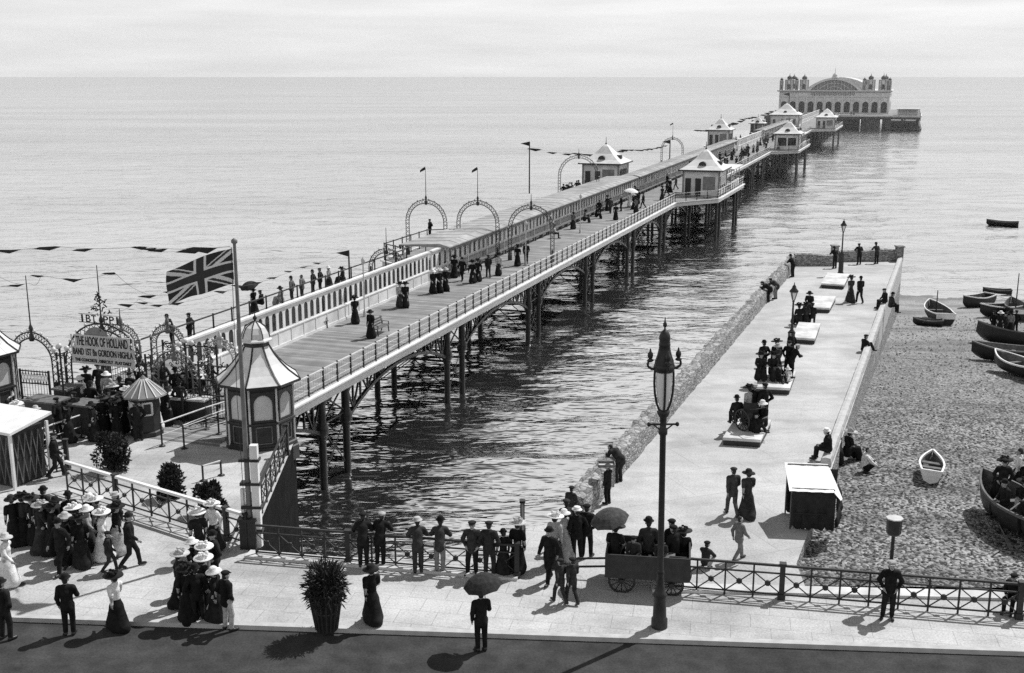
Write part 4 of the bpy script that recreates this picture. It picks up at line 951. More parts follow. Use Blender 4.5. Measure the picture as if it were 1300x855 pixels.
mb = MB(); mb.add([(-2.2, -1.0, 2.25), (1.35, -1.0, 2.25), (1.35, 1.0, 2.55), (-2.2, 1.0, 2.55), (-2.2, -1.0, 2.15), (1.35, -1.0, 2.15), (1.35, 1.0, 2.45), (-2.2, 1.0, 2.45)], [(0, 1, 2, 3), (7, 6, 5, 4), (0, 4, 5, 1), (1, 5, 6, 2), (2, 6, 7, 3), (3, 7, 4, 0)]); mb.build('roof', 'white', lk)
mb = MB(); mb.box((-.5, .05, 1.06), (3.0, 1.5, 2.1)); mb.build('wall', 'dark_wall', lk)
mb = MB(); mb.box((0, 0, 1.1), (.1, .1, 2.2)); mb = mb.mesh('post', 'white')
for x in (-1.9, -.4, 1.18):
    for y in (-.86, .86): link('post', mb, lk, (x, y, 0))
mb = MB()
for i in range(10): mb.bar((-1.8+.3*i, -.78, .1), (-1.5+.3*i, -.78, 2.0), .03, .03); mb.bar((-1.5+.3*i, -.78, .1), (-1.8+.3*i, -.78, 2.0), .03, .03)
for i in range(5): mb.bar((1.1, -.7+.3*i, .1), (1.1, -.4+.3*i, 2.0), .03, .03); mb.bar((1.1, -.4+.3*i, .1), (1.1, -.7+.3*i, 2.0), .03, .03)
mb.build('lattice', 'iron_mid', lk)
# ---- more of the entrance ironwork and fittings
lamp_arch(PW(3.2, -5.2), 2.2, 3.0, 'grey iron arch on the left walk just behind the entrance arches', pole=.8, flag=False, mtl='iron_mid', thick=.045, group='iron arches of the pier entrance')
lamp_arch(PW(3.4, -2.6), 2.0, 3.1, 'grey iron arch framed by the concert sign, second row of the entrance', pole=.5, flag=False, mtl='iron_mid', thick=.045, group='iron arches of the pier entrance')
iron_screen(-6.4, -4.0, 2.2, 'scrollwork screen across the left walk behind the entrance arches', 3.0, 'iron_mid')
iron_screen(3.0, 4.2, 1.7, 'low scrollwork screen beside the octagonal kiosk', -.2)
turnstile(P(88, 528), -PA, 'narrow dark turnstile between two larger turnstile housings', .7, .9, 1.3)
turnstile(P(150, 540), -PA, 'dark turnstile housing directly under the concert sign', .8, .9, 1.2)
def lamp_cluster(loc, h, label):
    t = thing('lamp_standard', label, 'lamp post', loc, 0, 'globe lamp standards at the pier entrance')
    b = MB(); b.lathe([(.14, 0), (.14, .3), (.08, .45), (.05, .7), (.045, h)], 8)
    for a in range(3): b.tube((0, 0, h-.25), (.32*math.cos(a*2.1), .32*math.sin(a*2.1), h-.12), .025, .02, 5)
    b.build('post', 'iron', t); g_ = MB(); g_.lathe([(0, -.13), (.1, -.08), (.13, 0), (.1, .08), (0, .13)], 8); g_ = g_.mesh('lamp_globe', 'glass_pale')
    for a in range(3): link('lamp_globe', g_, t, (.32*math.cos(a*2.1), .32*math.sin(a*2.1), h+.02))
    link('lamp_globe', g_, t, (0, 0, h+.13))
lamp_cluster(P(84, 534), 3.3, 'globe lamp standard between the left and central entrance arches')
lamp_cluster(P(240, 522), 3.2, 'globe lamp standard right of the scrollwork screen')
# ================================================================ promenade railings
def lattice_railing(name, label, pts, h=1.05, panel=.8, top='iron', body='iron', group='promenade railings', boss=True, newel=8):
    o = Vector(pts[0]); t = thing(name, label, 'railing', o, 0, group); pts = [Vector(p)-o for p in pts]
    def panel_me():
        b = MB(); z0, z1 = .14, h*.76
        b.bar((0, 0, z0), (panel, 0, z1), .028, .03); b.bar((panel, 0, z0), (0, 0, z1), .028, .03); b.bar((0, 0, z0), (panel, 0, z0), .04, .045); b.bar((0, 0, z1), (panel, 0, z1), .04, .045)
        if boss:
            zc = (z0+z1)/2; r = .085
            for y, k in ((-.035, 0), (.035, 1)): b.add([(panel/2+r*math.cos(2*PI*i/10), y, zc+r*math.sin(2*PI*i/10)) for i in range(10)], [tuple(range(10))])
            b.tube((panel/2, -.034, zc), (panel/2, .034, zc), r*.98, r*.98, 10, caps=False)
        b.box((0, 0, h/2), (.05, .05, h)); return b.mesh('lattice_panel', body)
    me = panel_me(); nw = MB(); nw.box((0, 0, h*.52), (.15, .15, h*1.04)); nw.box((0, 0, .09), (.22, .22, .18)); nw.box((0, 0, h*1.06), (.2, .2, .06)); nme = nw.mesh('newel_post', body)
    rail = MB(); cnt = 0
    for a, b in zip(pts, pts[1:]):
        d = b-a; Ln = d.length; n = max(1, round(Ln/panel)); rz = math.atan2(d.y, d.x); sl = Ln/(n*panel); tilt = math.atan2(d.z, math.hypot(d.x, d.y))
        rail.bar(a+Vector((0, 0, h)), b+Vector((0, 0, h)), .13 if top == 'white' else .075, .09 if top == 'white' else .06)
        for i in range(n):
            if cnt < 95:
                o_ = link('lattice_panel', me, t, a+d*(i/n), rz); o_.scale = (sl, 1, 1); o_.rotation_euler = (0, -tilt, rz); cnt += 1
            if newel and i % newel == newel//2: link('newel_post', nme, t, a+d*(i/n), rz)
    link('newel_post', nme, t, pts[-1]); rail.build('handrail', top, t); return t
lattice_railing('promenade_railing', 'black iron promenade railing with crossed bars, lined with men watching the water', [(-8.2, ye(-8.2)-.1, 0), (.15, ye(.15)-.1, 0)])
lattice_railing('stair_railing', 'short black iron railing turning back seaward at the groyne steps', [(.35, 33.2, 0), (.35, 35.6, 0)], panel=.6, boss=False, newel=0)
lattice_railing('promenade_railing', 'black iron promenade railing with round bosses, between the lamp post and the beach', [(4.7, ye(4.7)-.1, 0), (16, ye(16)-.1, 0), (30, ye(30)-.1, 0)])
fence = lattice_railing('forecourt_fence', 'ornamental iron fence with broad white handrail sloping across the pier forecourt', [P(86, 622), P(314, 694)], h=1.1, panel=.95, top='white', body='iron', group='fences of the pier forecourt', newel=6)
lattice_railing('forecourt_fence', 'light iron gate fence left of the white-railed forecourt fence, by the flat-roofed booth', [P(44, 606), P(86, 596)], h=1.15, panel=.45, boss=False, newel=0, group='fences of the pier forecourt')
lattice_railing('forecourt_fence', 'thin black railing along the wall between flagpole and octagonal kiosk', [(-8.62, ye(-8.6)+.3, 0), (-9.15, 43.6, 0)], h=1.2, panel=1.1, boss=False, newel=0, group='fences of the pier forecourt')
def barrier(pts, label, h=1.0, m='iron'):
    o = Vector(pts[0]); t = thing('crowd_barrier', label, 'barrier', o, 0, 'queue barriers on the pier forecourt'); pts = [Vector(p)-o for p in pts]
    r = MB()
    for a, b in zip(pts, pts[1:]): r.tube(a+Vector((0, 0, h)), b+Vector((0, 0, h)), .035, .035, 6); r.tube(a+Vector((0, 0, h*.5)), b+Vector((0, 0, h*.5)), .02, .02, 5)
    r.build('rail', 'iron_light', t)
    for p in pts:
        q = MB(); q.tube(p, p+Vector((0, 0, h+.03)), .04, .04, 6); q.lathe([(.14, 0), (.14, .03), (.05, .07)], 8, p); q.build('post', m, t)
barrier([P(206, 567), P(262, 546), P(304, 532)], 'tubular queue barrier running from the forecourt to the right entrance gate')
barrier([P(234, 570), P(278, 552), P(312, 541)], 'tubular queue barrier nearest the octagonal kiosk')
barrier([P(258, 611), P(281, 604)], 'low hoop barrier standing alone between two dark shrubs', .6)
barrier([P(38, 582), P(70, 568), P(104, 556)], 'tubular barrier beside the walking man left of the big shrub')
# ================================================================ flagpole and flag
fb = Vector((P(319, 694).x, P(319, 694).y, 0)); fp = thing('flagpole', 'tall pale flagpole stepped in a white wooden post by the forecourt fence', 'flagpole', fb)
mb = MB(); mb.tube((0, 0, .2), (0, 0, 10.0), .10, .05, 10); mb.lathe([(.05, 9.98), (.1, 10.02), (.1, 10.1), (.02, 10.16)], 8); mb.build('pole', 'hull_grey', fp)
mb = MB(); mb.box((.26, -.02, 1.75), (.24, .24, 3.5)); mb.box((-.18, .05, 1.0), (.14, .2, 2.0)); mb.build('tabernacle', 'white', fp)
mb = MB(); mb.box((.1, 0, 0), (.66, .32, .09)); mb = mb.mesh('iron_band', 'iron')
for z in (.6, 1.4, 2.2, 3.0): link('iron_band', mb, fp, (0, 0, z))
mb = MB(); mb.box((-.05, 0, .5), (.5, .5, 1.0)); mb.box((-.05, 0, 1.0), (.6, .6, .1)); mb.build('base_block', 'dark_wall', fp)
mb = MB(); mb.path([Vector((-.08, -.1, 9.9)), Vector((-.16, -.12, 5)), Vector((-.12, -.12, 1.2))], .01, 4); mb.build('halyard', 'iron', fp)
# flag in wind, hoist towards the pole
FW, FH = 2.12, 1.10; nu, nv = 120, 66; fm = MB()
p_h = Q(295, 316, fb.y); vs = []
for i in range(nu+1):
    for j in range(nv+1):
        s_ = i/nu; q = j/nv
        x = -FW*(s_-.03*math.sin(s_*PI)); z = -FH*q-.62*s_**1.15+.14*math.sin(s_*5.2+.4+q*.7)*s_-.12*math.sin(2.2*PI*s_)*(.4+.6*q)*s_
        y = .20*math.sin(s_*8.0+q*1.4)*s_**.8+.07*math.sin(s_*17+q*2.5)*s_
        vs.append((x-.03*math.sin(q*5)*s_, y, z))
def jack(s_, q):
    x = s_*2-1; y = (1-2*q)*.5; a = abs(x); b = abs(y)          # 2 x 1 flag, centre origin
    if a < .1 or b < .1: return 1
    if a < .166 or b < .166: return 2
    d1 = (y-.5*x)/math.sqrt(1.25); d2 = (y+.5*x)/math.sqrt(1.25)
    if abs(d1) < .1:
        return 1 if ((0 < d1 < .066) if x > 0 else (-.066 < d1 < 0)) else 2
    if abs(d2) < .1:
        return 1 if ((-.066 < d2 < 0) if x > 0 else (0 < d2 < .066)) else 2
    return 0
m1 = nv+1
for i in range(nu):
    for j in range(nv):
        pass
fm.v = vs
for i in range(nu):
    for j in range(nv):
        fm.f.append([i*m1+j, (i+1)*m1+j, (i+1)*m1+j+1, i*m1+j+1]); fm.mi.append(jack((i+.5)/nu, (j+.5)/nv)); fm.sm.append(True)
fl_ = fm.build('union_flag', ['flag_dark', 'flag_red', 'flag_white'], None, p_h); tag(fl_, 'large Union flag streaming to the left from the top of the flagpole', 'flag')
# ================================================================ bunting
def bunting(pts, label, size=.42, step=.85, sag=.35, skip=.25):
    size *= 1.3; skip *= .9; step *= 1.0
    o = Vector(pts[0]); t = thing('bunting', label, 'bunting', o, 0, 'strings of dark pennants'); pts = [Vector(p)-o for p in pts]
    c = MB(); line = []
    for a, b in zip(pts, pts[1:]):
        n = max(4, int((b-a).length/.8))
        line += [a+(b-a)*(i/n)-Vector((0, 0, sag*4*(i/n)*(1-i/n))) for i in range(n)]
    line.append(pts[-1]); c.path(line, .008, 3); c.build('cord', 'iron', t)
    d = 0; k = 0
    for a, b in zip(line, line[1:]):
        d += (b-a).length
        if d > step:
            d = 0; k += 1
            if random.random() < skip or k > 70: continue
            f = MB(); e = (b-a).normalized(); s_ = size*random.uniform(.7, 1.3); h = random.uniform(-.15, .45)
            w2 = Vector((-.25, -.2, 0))
            f.add([a, a+e*s_*.45, a+Vector((-s_*.3, -.05, -s_*.22)), a+Vector((-s_*1.15, -.12, -s_*.1+s_*h*.4)), a+Vector((-s_*.8, -.1, s_*h*.25))], [(0, 1, 2), (0, 2, 4), (4, 2, 3)])
            f.build('pennant', 'flag_dark', t)
bunting([Q(-60, 317, 47), Q(70, 313, 47), Q(180, 313, 45), Q(292, 313, fb.y)], 'uppermost string of dark pennants running level to the top of the flagpole', .5, 1.0, .1)
bunting([Q(-10, 345, 52), Q(39, 360, 51), Q(52, 350, 51), Q(145, 346, 51)], 'string of dark pennants between the two finial poles of the entrance arches', .45, .9, .25)
bunting([Q(145, 346, 51), Q(196, 375, 55), Q(240, 362, 60)], 'string of dark pennants drooping from the middle finial pole behind the flag', .45, .9, .25)
bunting([Q(147, 396, 51), Q(176, 380, 54), Q(215, 386, 57), Q(300, 365, 62), Q(380, 340, 68), Q(440, 320, 74)], 'long string of dark pennants rising behind the flagpole along the left walk', .42, .95, .15)
y_m = P(672, 246, 0).y
bunting([Q(668, 184, y_m), Q(735, 195, y_m+8), Q(800, 190, 190), Q(850, 184, 215)], 'thin far string of pennants over the left-hand kiosk', .9, 3.2, .4)
bunting([Q(885, 165, 240), Q(925, 158, 280), Q(950, 150, 320), Q(985, 140, 380)], 'distant string of flags towards the end pavilion', 1.2, 4, .6)
for (px, py, y, top, lab) in ((672, 246, 160, 180, 'tall thin mast with a small dark pennant left of the far lamp arch'), (445, 392, 76, 318, 'thin mast carrying the end of the long pennant string'), (850, 205, 214, 178, 'far thin mast with pennants near the second left kiosk'), (1000, 160, 345, 118, 'distant flag mast in front of the end pavilion')):
    a = P(px, py, 0); b = Q(px, top, a.y); y = a.y; t = thing('mast', lab, 'mast', (a.x, a.y, 0), 0, 'thin masts on the left walk')
    q = MB(); q.tube((0, 0, 0), (0, 0, b.z), .045+.0003*y, .03+.0003*y, 6); q.build('pole', 'iron_far', t)
    q = MB(); s_ = .4+.003*y; q.add([(0, 0, b.z), (-s_*1.4, .1, b.z-s_*.3), (0, 0, b.z-s_*.7)], [(0, 1, 2)]); q.build('pennant', 'flag_dark', t)
# ================================================================ lamp posts
def big_lamp(loc, label):
    t = thing('street_lamp', label, 'lamp post', loc)
    p_ = MB(); p_.lathe([(.30, 0), (.30, .25), (.25, .3), (.23, .9), (.27, .96), (.2, 1.05), (.15, 1.3), (.13, 1.6), (.16, 1.63), (.12, 1.7), (.11, 4.2), (.11, 5.6), (.16, 5.66), (.16, 5.76), (.11, 5.84), (.12, 6.1), (.2, 6.2), (.24, 6.28), (.1, 6.34)], 16); p_.build('post', 'iron', t)
    b = MB(); b.tube((-.5, 0, 5.92), (.5, 0, 5.92), .03, .03, 8)
    for sx in (-1, 1): b.lathe([(0, -.07), (.06, -.04), (.07, 0), (.06, .04), (0, .07)], 8, (sx*.5, 0, 5.92)); b.tube((sx*.1, 0, 5.76), (sx*.34, 0, 5.91), .025, .02, 6)
    b.build('ladder_bar', 'iron', t)
    g_ = MB(); g_.lathe([(.1, 6.32), (.17, 6.5), (.24, 6.75), (.275, 7.0), (.285, 7.2), (.27, 7.4)], 16); g_.build('lantern_glass', 'lamp_glass', t)
    f = MB()
    for i in range(4):
        a = PI/4*0+i*PI/2; pr_ = [(.13, 6.28), (.24, 6.5), (.31, 6.78), (.335, 7.05), (.33, 7.3), (.31, 7.5)]
        pts = [Vector((r*math.cos(a), r*math.sin(a), z)) for r, z in pr_]
        for x, y in zip(pts, pts[1:]): f.tube(x, y, .042, .042, 6)
    f.lathe([(.31, 7.38), (.36, 7.42), (.38, 7.5), (.36, 7.58), (.3, 7.62)], 16)
    f.tube((0, 0, 7.4), (0, 0, 7.05), .025, .025, 6); f.lathe([(.02, 7.12), (.07, 7.05), (.0, 6.98)], 8); f.build('lantern_frame', 'iron', t)
    for i in range(4):
        a = i*PI/2+.12; e = Vector((math.cos(a), math.sin(a), 0)); s_ = MB()
        pts = [e*(.34+.16*k/4)+Vector((0, 0, 7.5-.04*math.sin(k/4*PI))) for k in range(5)]+[e*(.50+.09*math.sin(q))+Vector((0, 0, 7.6-.1*math.cos(q))) for q in [PI*.15*k for k in range(1, 8)]]
        s_.path(pts, .04, 6); s_.lathe([(0, -.1), (.08, -.07), (.1, 0), (.09, .06), (.04, .1), (.03, .16), (0, .2)], 8, e*.5+Vector((0, 0, 7.84))); s_.lathe([(.05, -.04), (.13, 0), (.05, .06)], 8, e*.5+Vector((0, 0, 7.7)))
        s_.build('scroll_bracket', 'iron', t)
    t.rotation_euler = (0, -.012, 0); t.scale = (.76, .76, 1)
    c = MB(); c.lathe([(.34, 7.6), (.33, 7.68), (.27, 7.8), (.22, 7.95), (.19, 8.08), (.21, 8.1), (.2, 8.14), (.185, 8.2), (.2, 8.3), (.19, 8.36), (.15, 8.44), (.08, 8.5), (.03, 8.53), (.03, 8.58), (.07, 8.62), (.07, 8.68), (.03, 8.73), (.012, 8.86)], 16); c.build('chimney_cap', 'iron', t)
    return t
big_lamp(P(837, 796), 'tall ornate black street lamp with pale glass bowl in the foreground')
def groyne_lamp(loc, h, label):
    t = thing('street_lamp', label, 'lamp post', loc, 0, 'slender lamp posts on the groyne')
    b = MB(); b.lathe([(.24, 0), (.24, .1), (.2, .15), (.19, 1.5), (.22, 1.55), (.1, 1.7), (.06, 1.9), (.05, h-.75), (.09, h-.72), (.04, h-.66)], 10); b.build('post', 'iron', t)
    g_ = MB(); g_.lathe([(.07, h-.66), (.2, h-.2)], 4, rot=PI/4, smooth=False); g_.build('lantern_glass', 'lamp_glass', t)
    f = MB()
    for i in range(4):
        a = i*PI/2+PI/4; f.bar((.07*math.cos(a), .07*math.sin(a), h-.66), (.21*math.cos(a), .21*math.sin(a), h-.2), .035, .035)
    f.lathe([(.24, h-.22), (.25, h-.16), (.12, h-.0), (.1, h+.1), (.03, h+.18), (.02, h+.3)], 8); f.build('lantern_cap', 'iron', t)
def ztop(p, py): return Q(0, py, p.y).z
p = P(1003, 458); groyne_lamp(p, ztop(p, 360)-.25, 'slender black lamp post on the groyne, nearer of the two')
p = P(1067, 348); groyne_lamp(p, ztop(p, 279)-.25, 'slender black lamp post at the seaward end of the groyne')
# sign box on post behind the railing
p = Vector((11.0, ye(11.0)+.25, 0)); t = thing('notice_box', 'dark box with pale lid on a short post at the beach railing', 'sign post', p); t.scale = (.74, .74, 1)
mb = MB(); mb.tube((0, 0, 0), (0, 0, 2.3), .09, .07, 8); mb.build('post', 'iron', t)
mb = MB(); mb.lathe([(.2, 2.12), (.28, 2.18), (.3, 2.62)], 8, smooth=False, rot=PI/8); mb.build('box', 'dark_wall', t)
mb = MB(); mb.lathe([(.33, 2.62), (.33, 2.65), (.1, 2.68)], 8, smooth=False, rot=PI/8); mb.build('lid', 'slab', t)
# ================================================================ plants
def leaf_cloud(n, fn, lw, ll):
    vs, fs = [], []; k = 0
    for _ in range(n):
        c, out = fn(); out = (out+Vector((random.gauss(0, .5), random.gauss(0, .5), random.gauss(0, .5)))).normalized()
        s_ = out.cross(Vector((random.gauss(0, 1), random.gauss(0, 1), random.gauss(0, 1)))).normalized()*lw*random.uniform(.6, 1.3)/2; o = out*ll*random.uniform(.6, 1.4)
        vs += [c, c+o*.5+s_, c+o, c+o*.5-s_]; fs.append((k, k+1, k+2, k+3)); k += 4
    return vs, fs
def shrub(loc, wd, h, label, cat='shrub'):
    t = thing('shrub', label, cat, loc, 0, 'dark clipped shrubs on the pier forecourt')
    b = MB(); b.tube((0, 0, 0), (0, 0, h*.8), .05, .02, 6)
    for i in range(12):
        a = random.uniform(0, 2*PI); z = random.uniform(.15, .6)*h; b.tube((0, 0, z), (math.cos(a)*wd*.4, math.sin(a)*wd*.4, z+.25*h), .02, .008, 4)
    b.build('stem', 'bark', t)
    lumps = [(Vector((random.gauss(0, .2)*wd, random.gauss(0, .2)*wd, h*random.uniform(.14, .85))), random.uniform(.24, .36)*wd) for _ in range(20)]
    def f():
        c, r = random.choice(lumps); d = Vector((random.gauss(0, 1), random.gauss(0, 1), random.gauss(0, 1))).normalized(); return c+Vector((d.x, d.y, d.z*1.15))*r*random.uniform(.5, 1.0), d+Vector((0, 0, .4))
    vs, fs = leaf_cloud(5200, f, .075, .13); m = MB(); m.add(vs, fs); m.build('foliage', 'leaf', t); return t
shrub(P(150, 597), 1.0, 1.55, 'broad dark shrub at the top of the forecourt, behind the white-railed fence')
shrub(P(218, 632), .72, 1.25, 'upright dark shrub in the middle of the forecourt, left of two')
shrub(P(270, 652), .8, 1.2, 'rounded dark shrub nearest the flagpole on the forecourt')
t = thing('planter', 'dark spiky plant in a flared slatted tub at the bottom of the picture', 'planter', P(415, 800)); t.scale = (.8, .8, .95)
mb = MB(); mb.lathe([(.34, 0), (.36, .06), (.38, .5), (.46, 1.0), (.58, 1.25), (.54, 1.25), (.46, 1.05)], 16); mb.build('tub', 'wicker', t)
mb = MB()
for i in range(18):
    a = 2*PI*i/18; mb.bar((.37*math.cos(a), .37*math.sin(a), .05), (.59*math.cos(a), .59*math.sin(a), 1.25), .05, .03)
mb.lathe([(.40, .55), (.42, .56), (.43, .64), (.40, .65)], 16); mb.build('slats', 'dark_wall', t)
def f():
    a = random.uniform(0, 2*PI); e = random.uniform(-.7, 1.2); d = Vector((math.cos(a)*math.cos(e), math.sin(a)*math.cos(e), math.sin(e))); return Vector((0, 0, 1.35))+Vector((d.x*.68, d.y*.68, d.z*.75))*random.uniform(.25, 1.0), d
vs, fs = leaf_cloud(2400, f, .05, .26); mb = MB(); mb.add(vs, fs); mb.build('foliage', 'leaf', t)
# ================================================================ boats
def boat(loc, rz, Ln, B, Dp, label, hull='tar', rim='hull_white', mast=0, tilt=0.0, group='rowing boats on the beach', band=True, cover=False):
    t = thing('rowing_boat', label, 'boat', loc, rz, group); t.rotation_euler = (0, tilt, rz)
    n = 14; prof = []
    for i in range(n+1):
        s_ = i/n; bb = B/2*(1-max(0, (s_-.42)/.58)**2.3)*(.78+.22*min(1, s_/.42)); sh = Dp*(1+.32*(abs(s_-.4)/.6)**2); kz = .02+.55*Dp*max(0, (s_-.78)/.22)**2
        prof.append((Ln*(s_-.45), max(bb, .015), sh, kz))
    def ring(x, b, sh, kz, k=1.0, off=0):
        return [(-b*k, x, sh), (-b*.95*k, x, sh*.6+kz*.4+off*.3), (-b*.7*k, x, sh*.22+kz*.78+off*.6), (0, x, kz+off), (b*.7*k, x, sh*.22+kz*.78+off*.6), (b*.95*k, x, sh*.6+kz*.4+off*.3), (b*k, x, sh)]
    h_ = MB(); vs = [q for p_ in prof for q in ring(*p_)]; h_.add(vs, [(i*7+j, i*7+j+1, (i+1)*7+j+1, (i+1)*7+j) for i in range(n) for j in range(6)], 0, True); h_.add(vs[:7], [tuple(range(7))]); h_.build('hull', hull, t)
    q = MB(); vs = [v for p_ in prof for v in ring(p_[0]*.985, p_[1], p_[2], p_[3], .93, .06)]; q.add(vs, [(i*7+j, (i+1)*7+j, (i+1)*7+j+1, i*7+j+1) for i in range(n) for j in range(6)], 0, True); q.build('lining', 'wood', t)
    g_ = MB()
    for sx in (-1, 1):
        pts = [Vector((sx*p_[1], p_[0], p_[2])) for p_ in prof]
        for a, b in zip(pts, pts[1:]): g_.bar(a, b, .07, .09)
    p0 = prof[0]; g_.bar((-p0[1], p0[0], p0[2]), (p0[1], p0[0], p0[2]), .07, .09)
    g_.build('gunwale', rim, t)
    if band:
        s_ = MB(); b0 = p0[1]; s_.add([(-b0*1.0, p0[0]-.012, p0[2]*.95), (b0*1.0, p0[0]-.012, p0[2]*.95), (b0*.97, p0[0]-.012, p0[2]*.62), (-b0*.97, p0[0]-.012, p0[2]*.62)], [(0, 1, 2, 3)]); s_.build('transom_band', 'hull_white', t)
    for y in (.18, .42, .62):
        k = min(range(n+1), key=lambda i: abs(i/n-y)); pk = prof[k]; s_ = MB(); s_.box((0, pk[0], pk[2]*.72), (pk[1]*1.86, .24, .04)); s_.build('thwart', 'wood', t)
    if cover:
        c = MB(); vs = [v for p_ in prof for v in ((-p_[1]*.98, p_[0], p_[2]+.03), (0, p_[0], p_[2]+.22), (p_[1]*.98, p_[0], p_[2]+.03))]; c.add(vs, [(i*3+j, (i+1)*3+j, (i+1)*3+j+1, i*3+j+1) for i in range(n) for j in range(2)], 0, True); c.build('cover', 'dark_canvas', t)
    if mast:
        m = MB(); m.tube((0, Ln*.12, .1), (0, Ln*.12, mast), .06, .035, 6); m.build('mast', 'iron', t)
    return t
boat(PB(1190, 408), -.12, 5.4, 1.9, .95, 'dark rowing boat with white transom band and stub mast alone on the beach', mast=2.4)
boat(PB(1186, 411)+Vector((-.8, -1.0, 0)), PI/2-.2, 2.2, 1.1, .5, 'small dark dinghy lying across the stern of the masted boat', rim='wood', band=False)
boat(PB(1241, 390), PI/2+.5, 3.6, 1.6, .95, 'white-decked rowing boat lying broadside at the water\'s edge', rim='hull_white')
boat(PB(1272, 402), PI/2+.2, 3.8, 1.7, .9, 'dark rowing boat with pale stripe, left of the masted boat at the right edge', rim='hull_white')
boat(PB(1290, 404), -.2, 4.2, 1.8, 1.0, 'dark boat with thin mast by the water at the right edge of the beach', mast=3.6, rim='wood')
boat(PB(1287, 440), .7, 5.2, 2.1, 1.0, 'large dark tilted boat on the shingle just below the group of standing people', tilt=.25, rim='wood')
boat(PB(1284, 460), 1.2, 4.4, 1.8, .9, 'dark boat with low pale stripe below the tilted boat at the right edge', rim='hull_grey')
boat(PB(1296, 478), .3, 4.2, 1.8, .85, 'boat with white upper planks, lowest of the far right-hand boats', hull='tar', rim='hull_white')
boat(PB(1181, 604), -.36, 2.5, .95, .5, 'small white skiff with pointed bow lying alone on the shingle', hull='hull_white', rim='hull_white', cover=False, tilt=.05)
boat(PB(1297, 676), .15, 5.0, 2.0, 1.05, 'big dark pleasure boat at the right edge of the beach with people sitting in it', cover=False, rim='wood', band=False)
boat(P(1274, 289, SEA_Z-.25), 1.1, 4.2, 1.5, .8, 'lone dark rowing boat out on the water at the upper right', group='boats afloat', rim='wood', band=False)
boat(P(1267, 376, SEA_Z-.25), 1.3, 2.6, 1.1, .6, 'tiny dark dinghy just afloat off the beach', group='boats afloat', rim='wood', band=False)
pbt = PB(1297, 676)
oar(pbt+Vector((-1.2, -1.5, 1.42)), pbt+Vector((1.4, 1.2, 1.5)), 'long oar laid slantwise across the big pleasure boat')
oar(PB(1255, 640)+Vector((0, 0, .06)), PB(1284, 700)+Vector((0, 0, .06)), 'oar lying on the shingle beside the big pleasure boat')
# ================================================================ canvas stall, wagon, bath chair
st = thing('canvas_stall', 'stall with bright white canvas roof and dark hanging sides at the edge of the groyne', 'stall', P(1026, 664), -.12); st.scale = (.82, .82, .86)
for (x, y, h) in ((-.85, -.75, 1.7), (.85, -.75, 1.7), (-.85, .9, 2.15), (.85, .9, 2.15)):
    mb = MB(); mb.tube((x, y, 0), (x, y, h), .035, .035, 6); mb.build('pole', 'wood', st)
for (y, h) in ((-.75, 1.7), (.9, 2.15)):
    mb = MB(); mb.bar((-.85, y, h), (.85, y, h), .05, .05); mb.build('cross_bar', 'wood', st)
n = 10; vs = [(-.98+1.8*i/n, -.98+2.0*j/n, 1.66+.52*j/n-.05*math.sin(PI*i/n)*math.sin(PI*j/n)+.01*math.sin(i*2.1+j)) for i in range(n+1) for j in range(n+1)]
mb = MB(); mb.add(vs, [(i*(n+1)+j, (i+1)*(n+1)+j, (i+1)*(n+1)+j+1, i*(n+1)+j+1) for i in range(n) for j in range(n)], 0, True); mb.build('roof', 'canvas', st)
mb = MB(); mb.add([(.83, -.98, 1.64), (.83, 1.02, 2.16), (1.25, .95, 1.3), (1.3, -.2, 1.15), (1.12, -.85, 1.3)], [(0, 1, 2, 3, 4)]); mb.build('roof_flap', 'canvas', st)
mb = MB()
for (a, b, zt_) in (((-.85, -.74), (.9, -.78), 1.62), ((.9, -.78), (1.28, .9), 1.45), ((1.25, .92), (-.85, .92), 2.0)):
    k = 20; rws = 6; vs = []
    for i in range(k+1):
        x = a[0]+(b[0]-a[0])*i/k; y = a[1]+(b[1]-a[1])*i/k; foot = .04+.22*max(0, math.sin(i*1.3))*random.random()
        nx_ = (b[1]-a[1]); ny2 = -(b[0]-a[0]); ln_ = math.hypot(nx_, ny2)
        for j in range(rws+1):
            q = j/rws; bul = .16*math.sin(PI*q*.8)*(1+.5*math.sin(i*.9+1.3*j))+.07*math.sin(i*2.3)*q
            vs.append((x+nx_/ln_*bul, y+ny2/ln_*bul, zt_+(foot-zt_)*q))
    mb.add(vs, [(i*(rws+1)+j, (i+1)*(rws+1)+j, (i+1)*(rws+1)+j+1, i*(rws+1)+j+1) for i in range(k) for j in range(rws)], 0, True)
mb.build('side_cloth', 'dark_canvas', st)
mb = MB(); mb.box((-.1, -.85, .75), (1.3, .3, .05)); mb.box((-.1, -.72, .4), (1.2, .05, .7)); mb.build('counter', 'dark_canvas', st)
def wheel(r, spokes=12, wd=.06):
    b = MB(); k = 24
    for rr in (r,):
        pts = [Vector((0, rr*math.cos(2*PI*i/k), rr*math.sin(2*PI*i/k))) for i in range(k+1)]
        for a, c in zip(pts, pts[1:]): b.bar(a, c, wd, .06)
    for i in range(spokes): a = 2*PI*i/spokes; b.tube((0, 0, 0), (0, r*math.cos(a), r*math.sin(a)), .018, .018, 5)
    b.tube((-.1, 0, 0), (.1, 0, 0), .07, .07, 10); return b
wg = thing('open_wagon', 'dark open pleasure wagon full of seated people at the edge of the promenade', 'wagon', P(822, 742), PI-.15)
mb = MB(); mb.box((0, 0, .72), (2.3, 1.15, .08)); mb.box((0, -.74, .86), (2.5, .05, .74)); mb.box((0, .74, .86), (2.5, .05, .74)); mb.box((-1.23, 0, .86), (.05, 1.48, .74)); mb.box((1.23, 0, .86), (.05, 1.48, .74)); mb.build('body', 'dark_wall', wg)
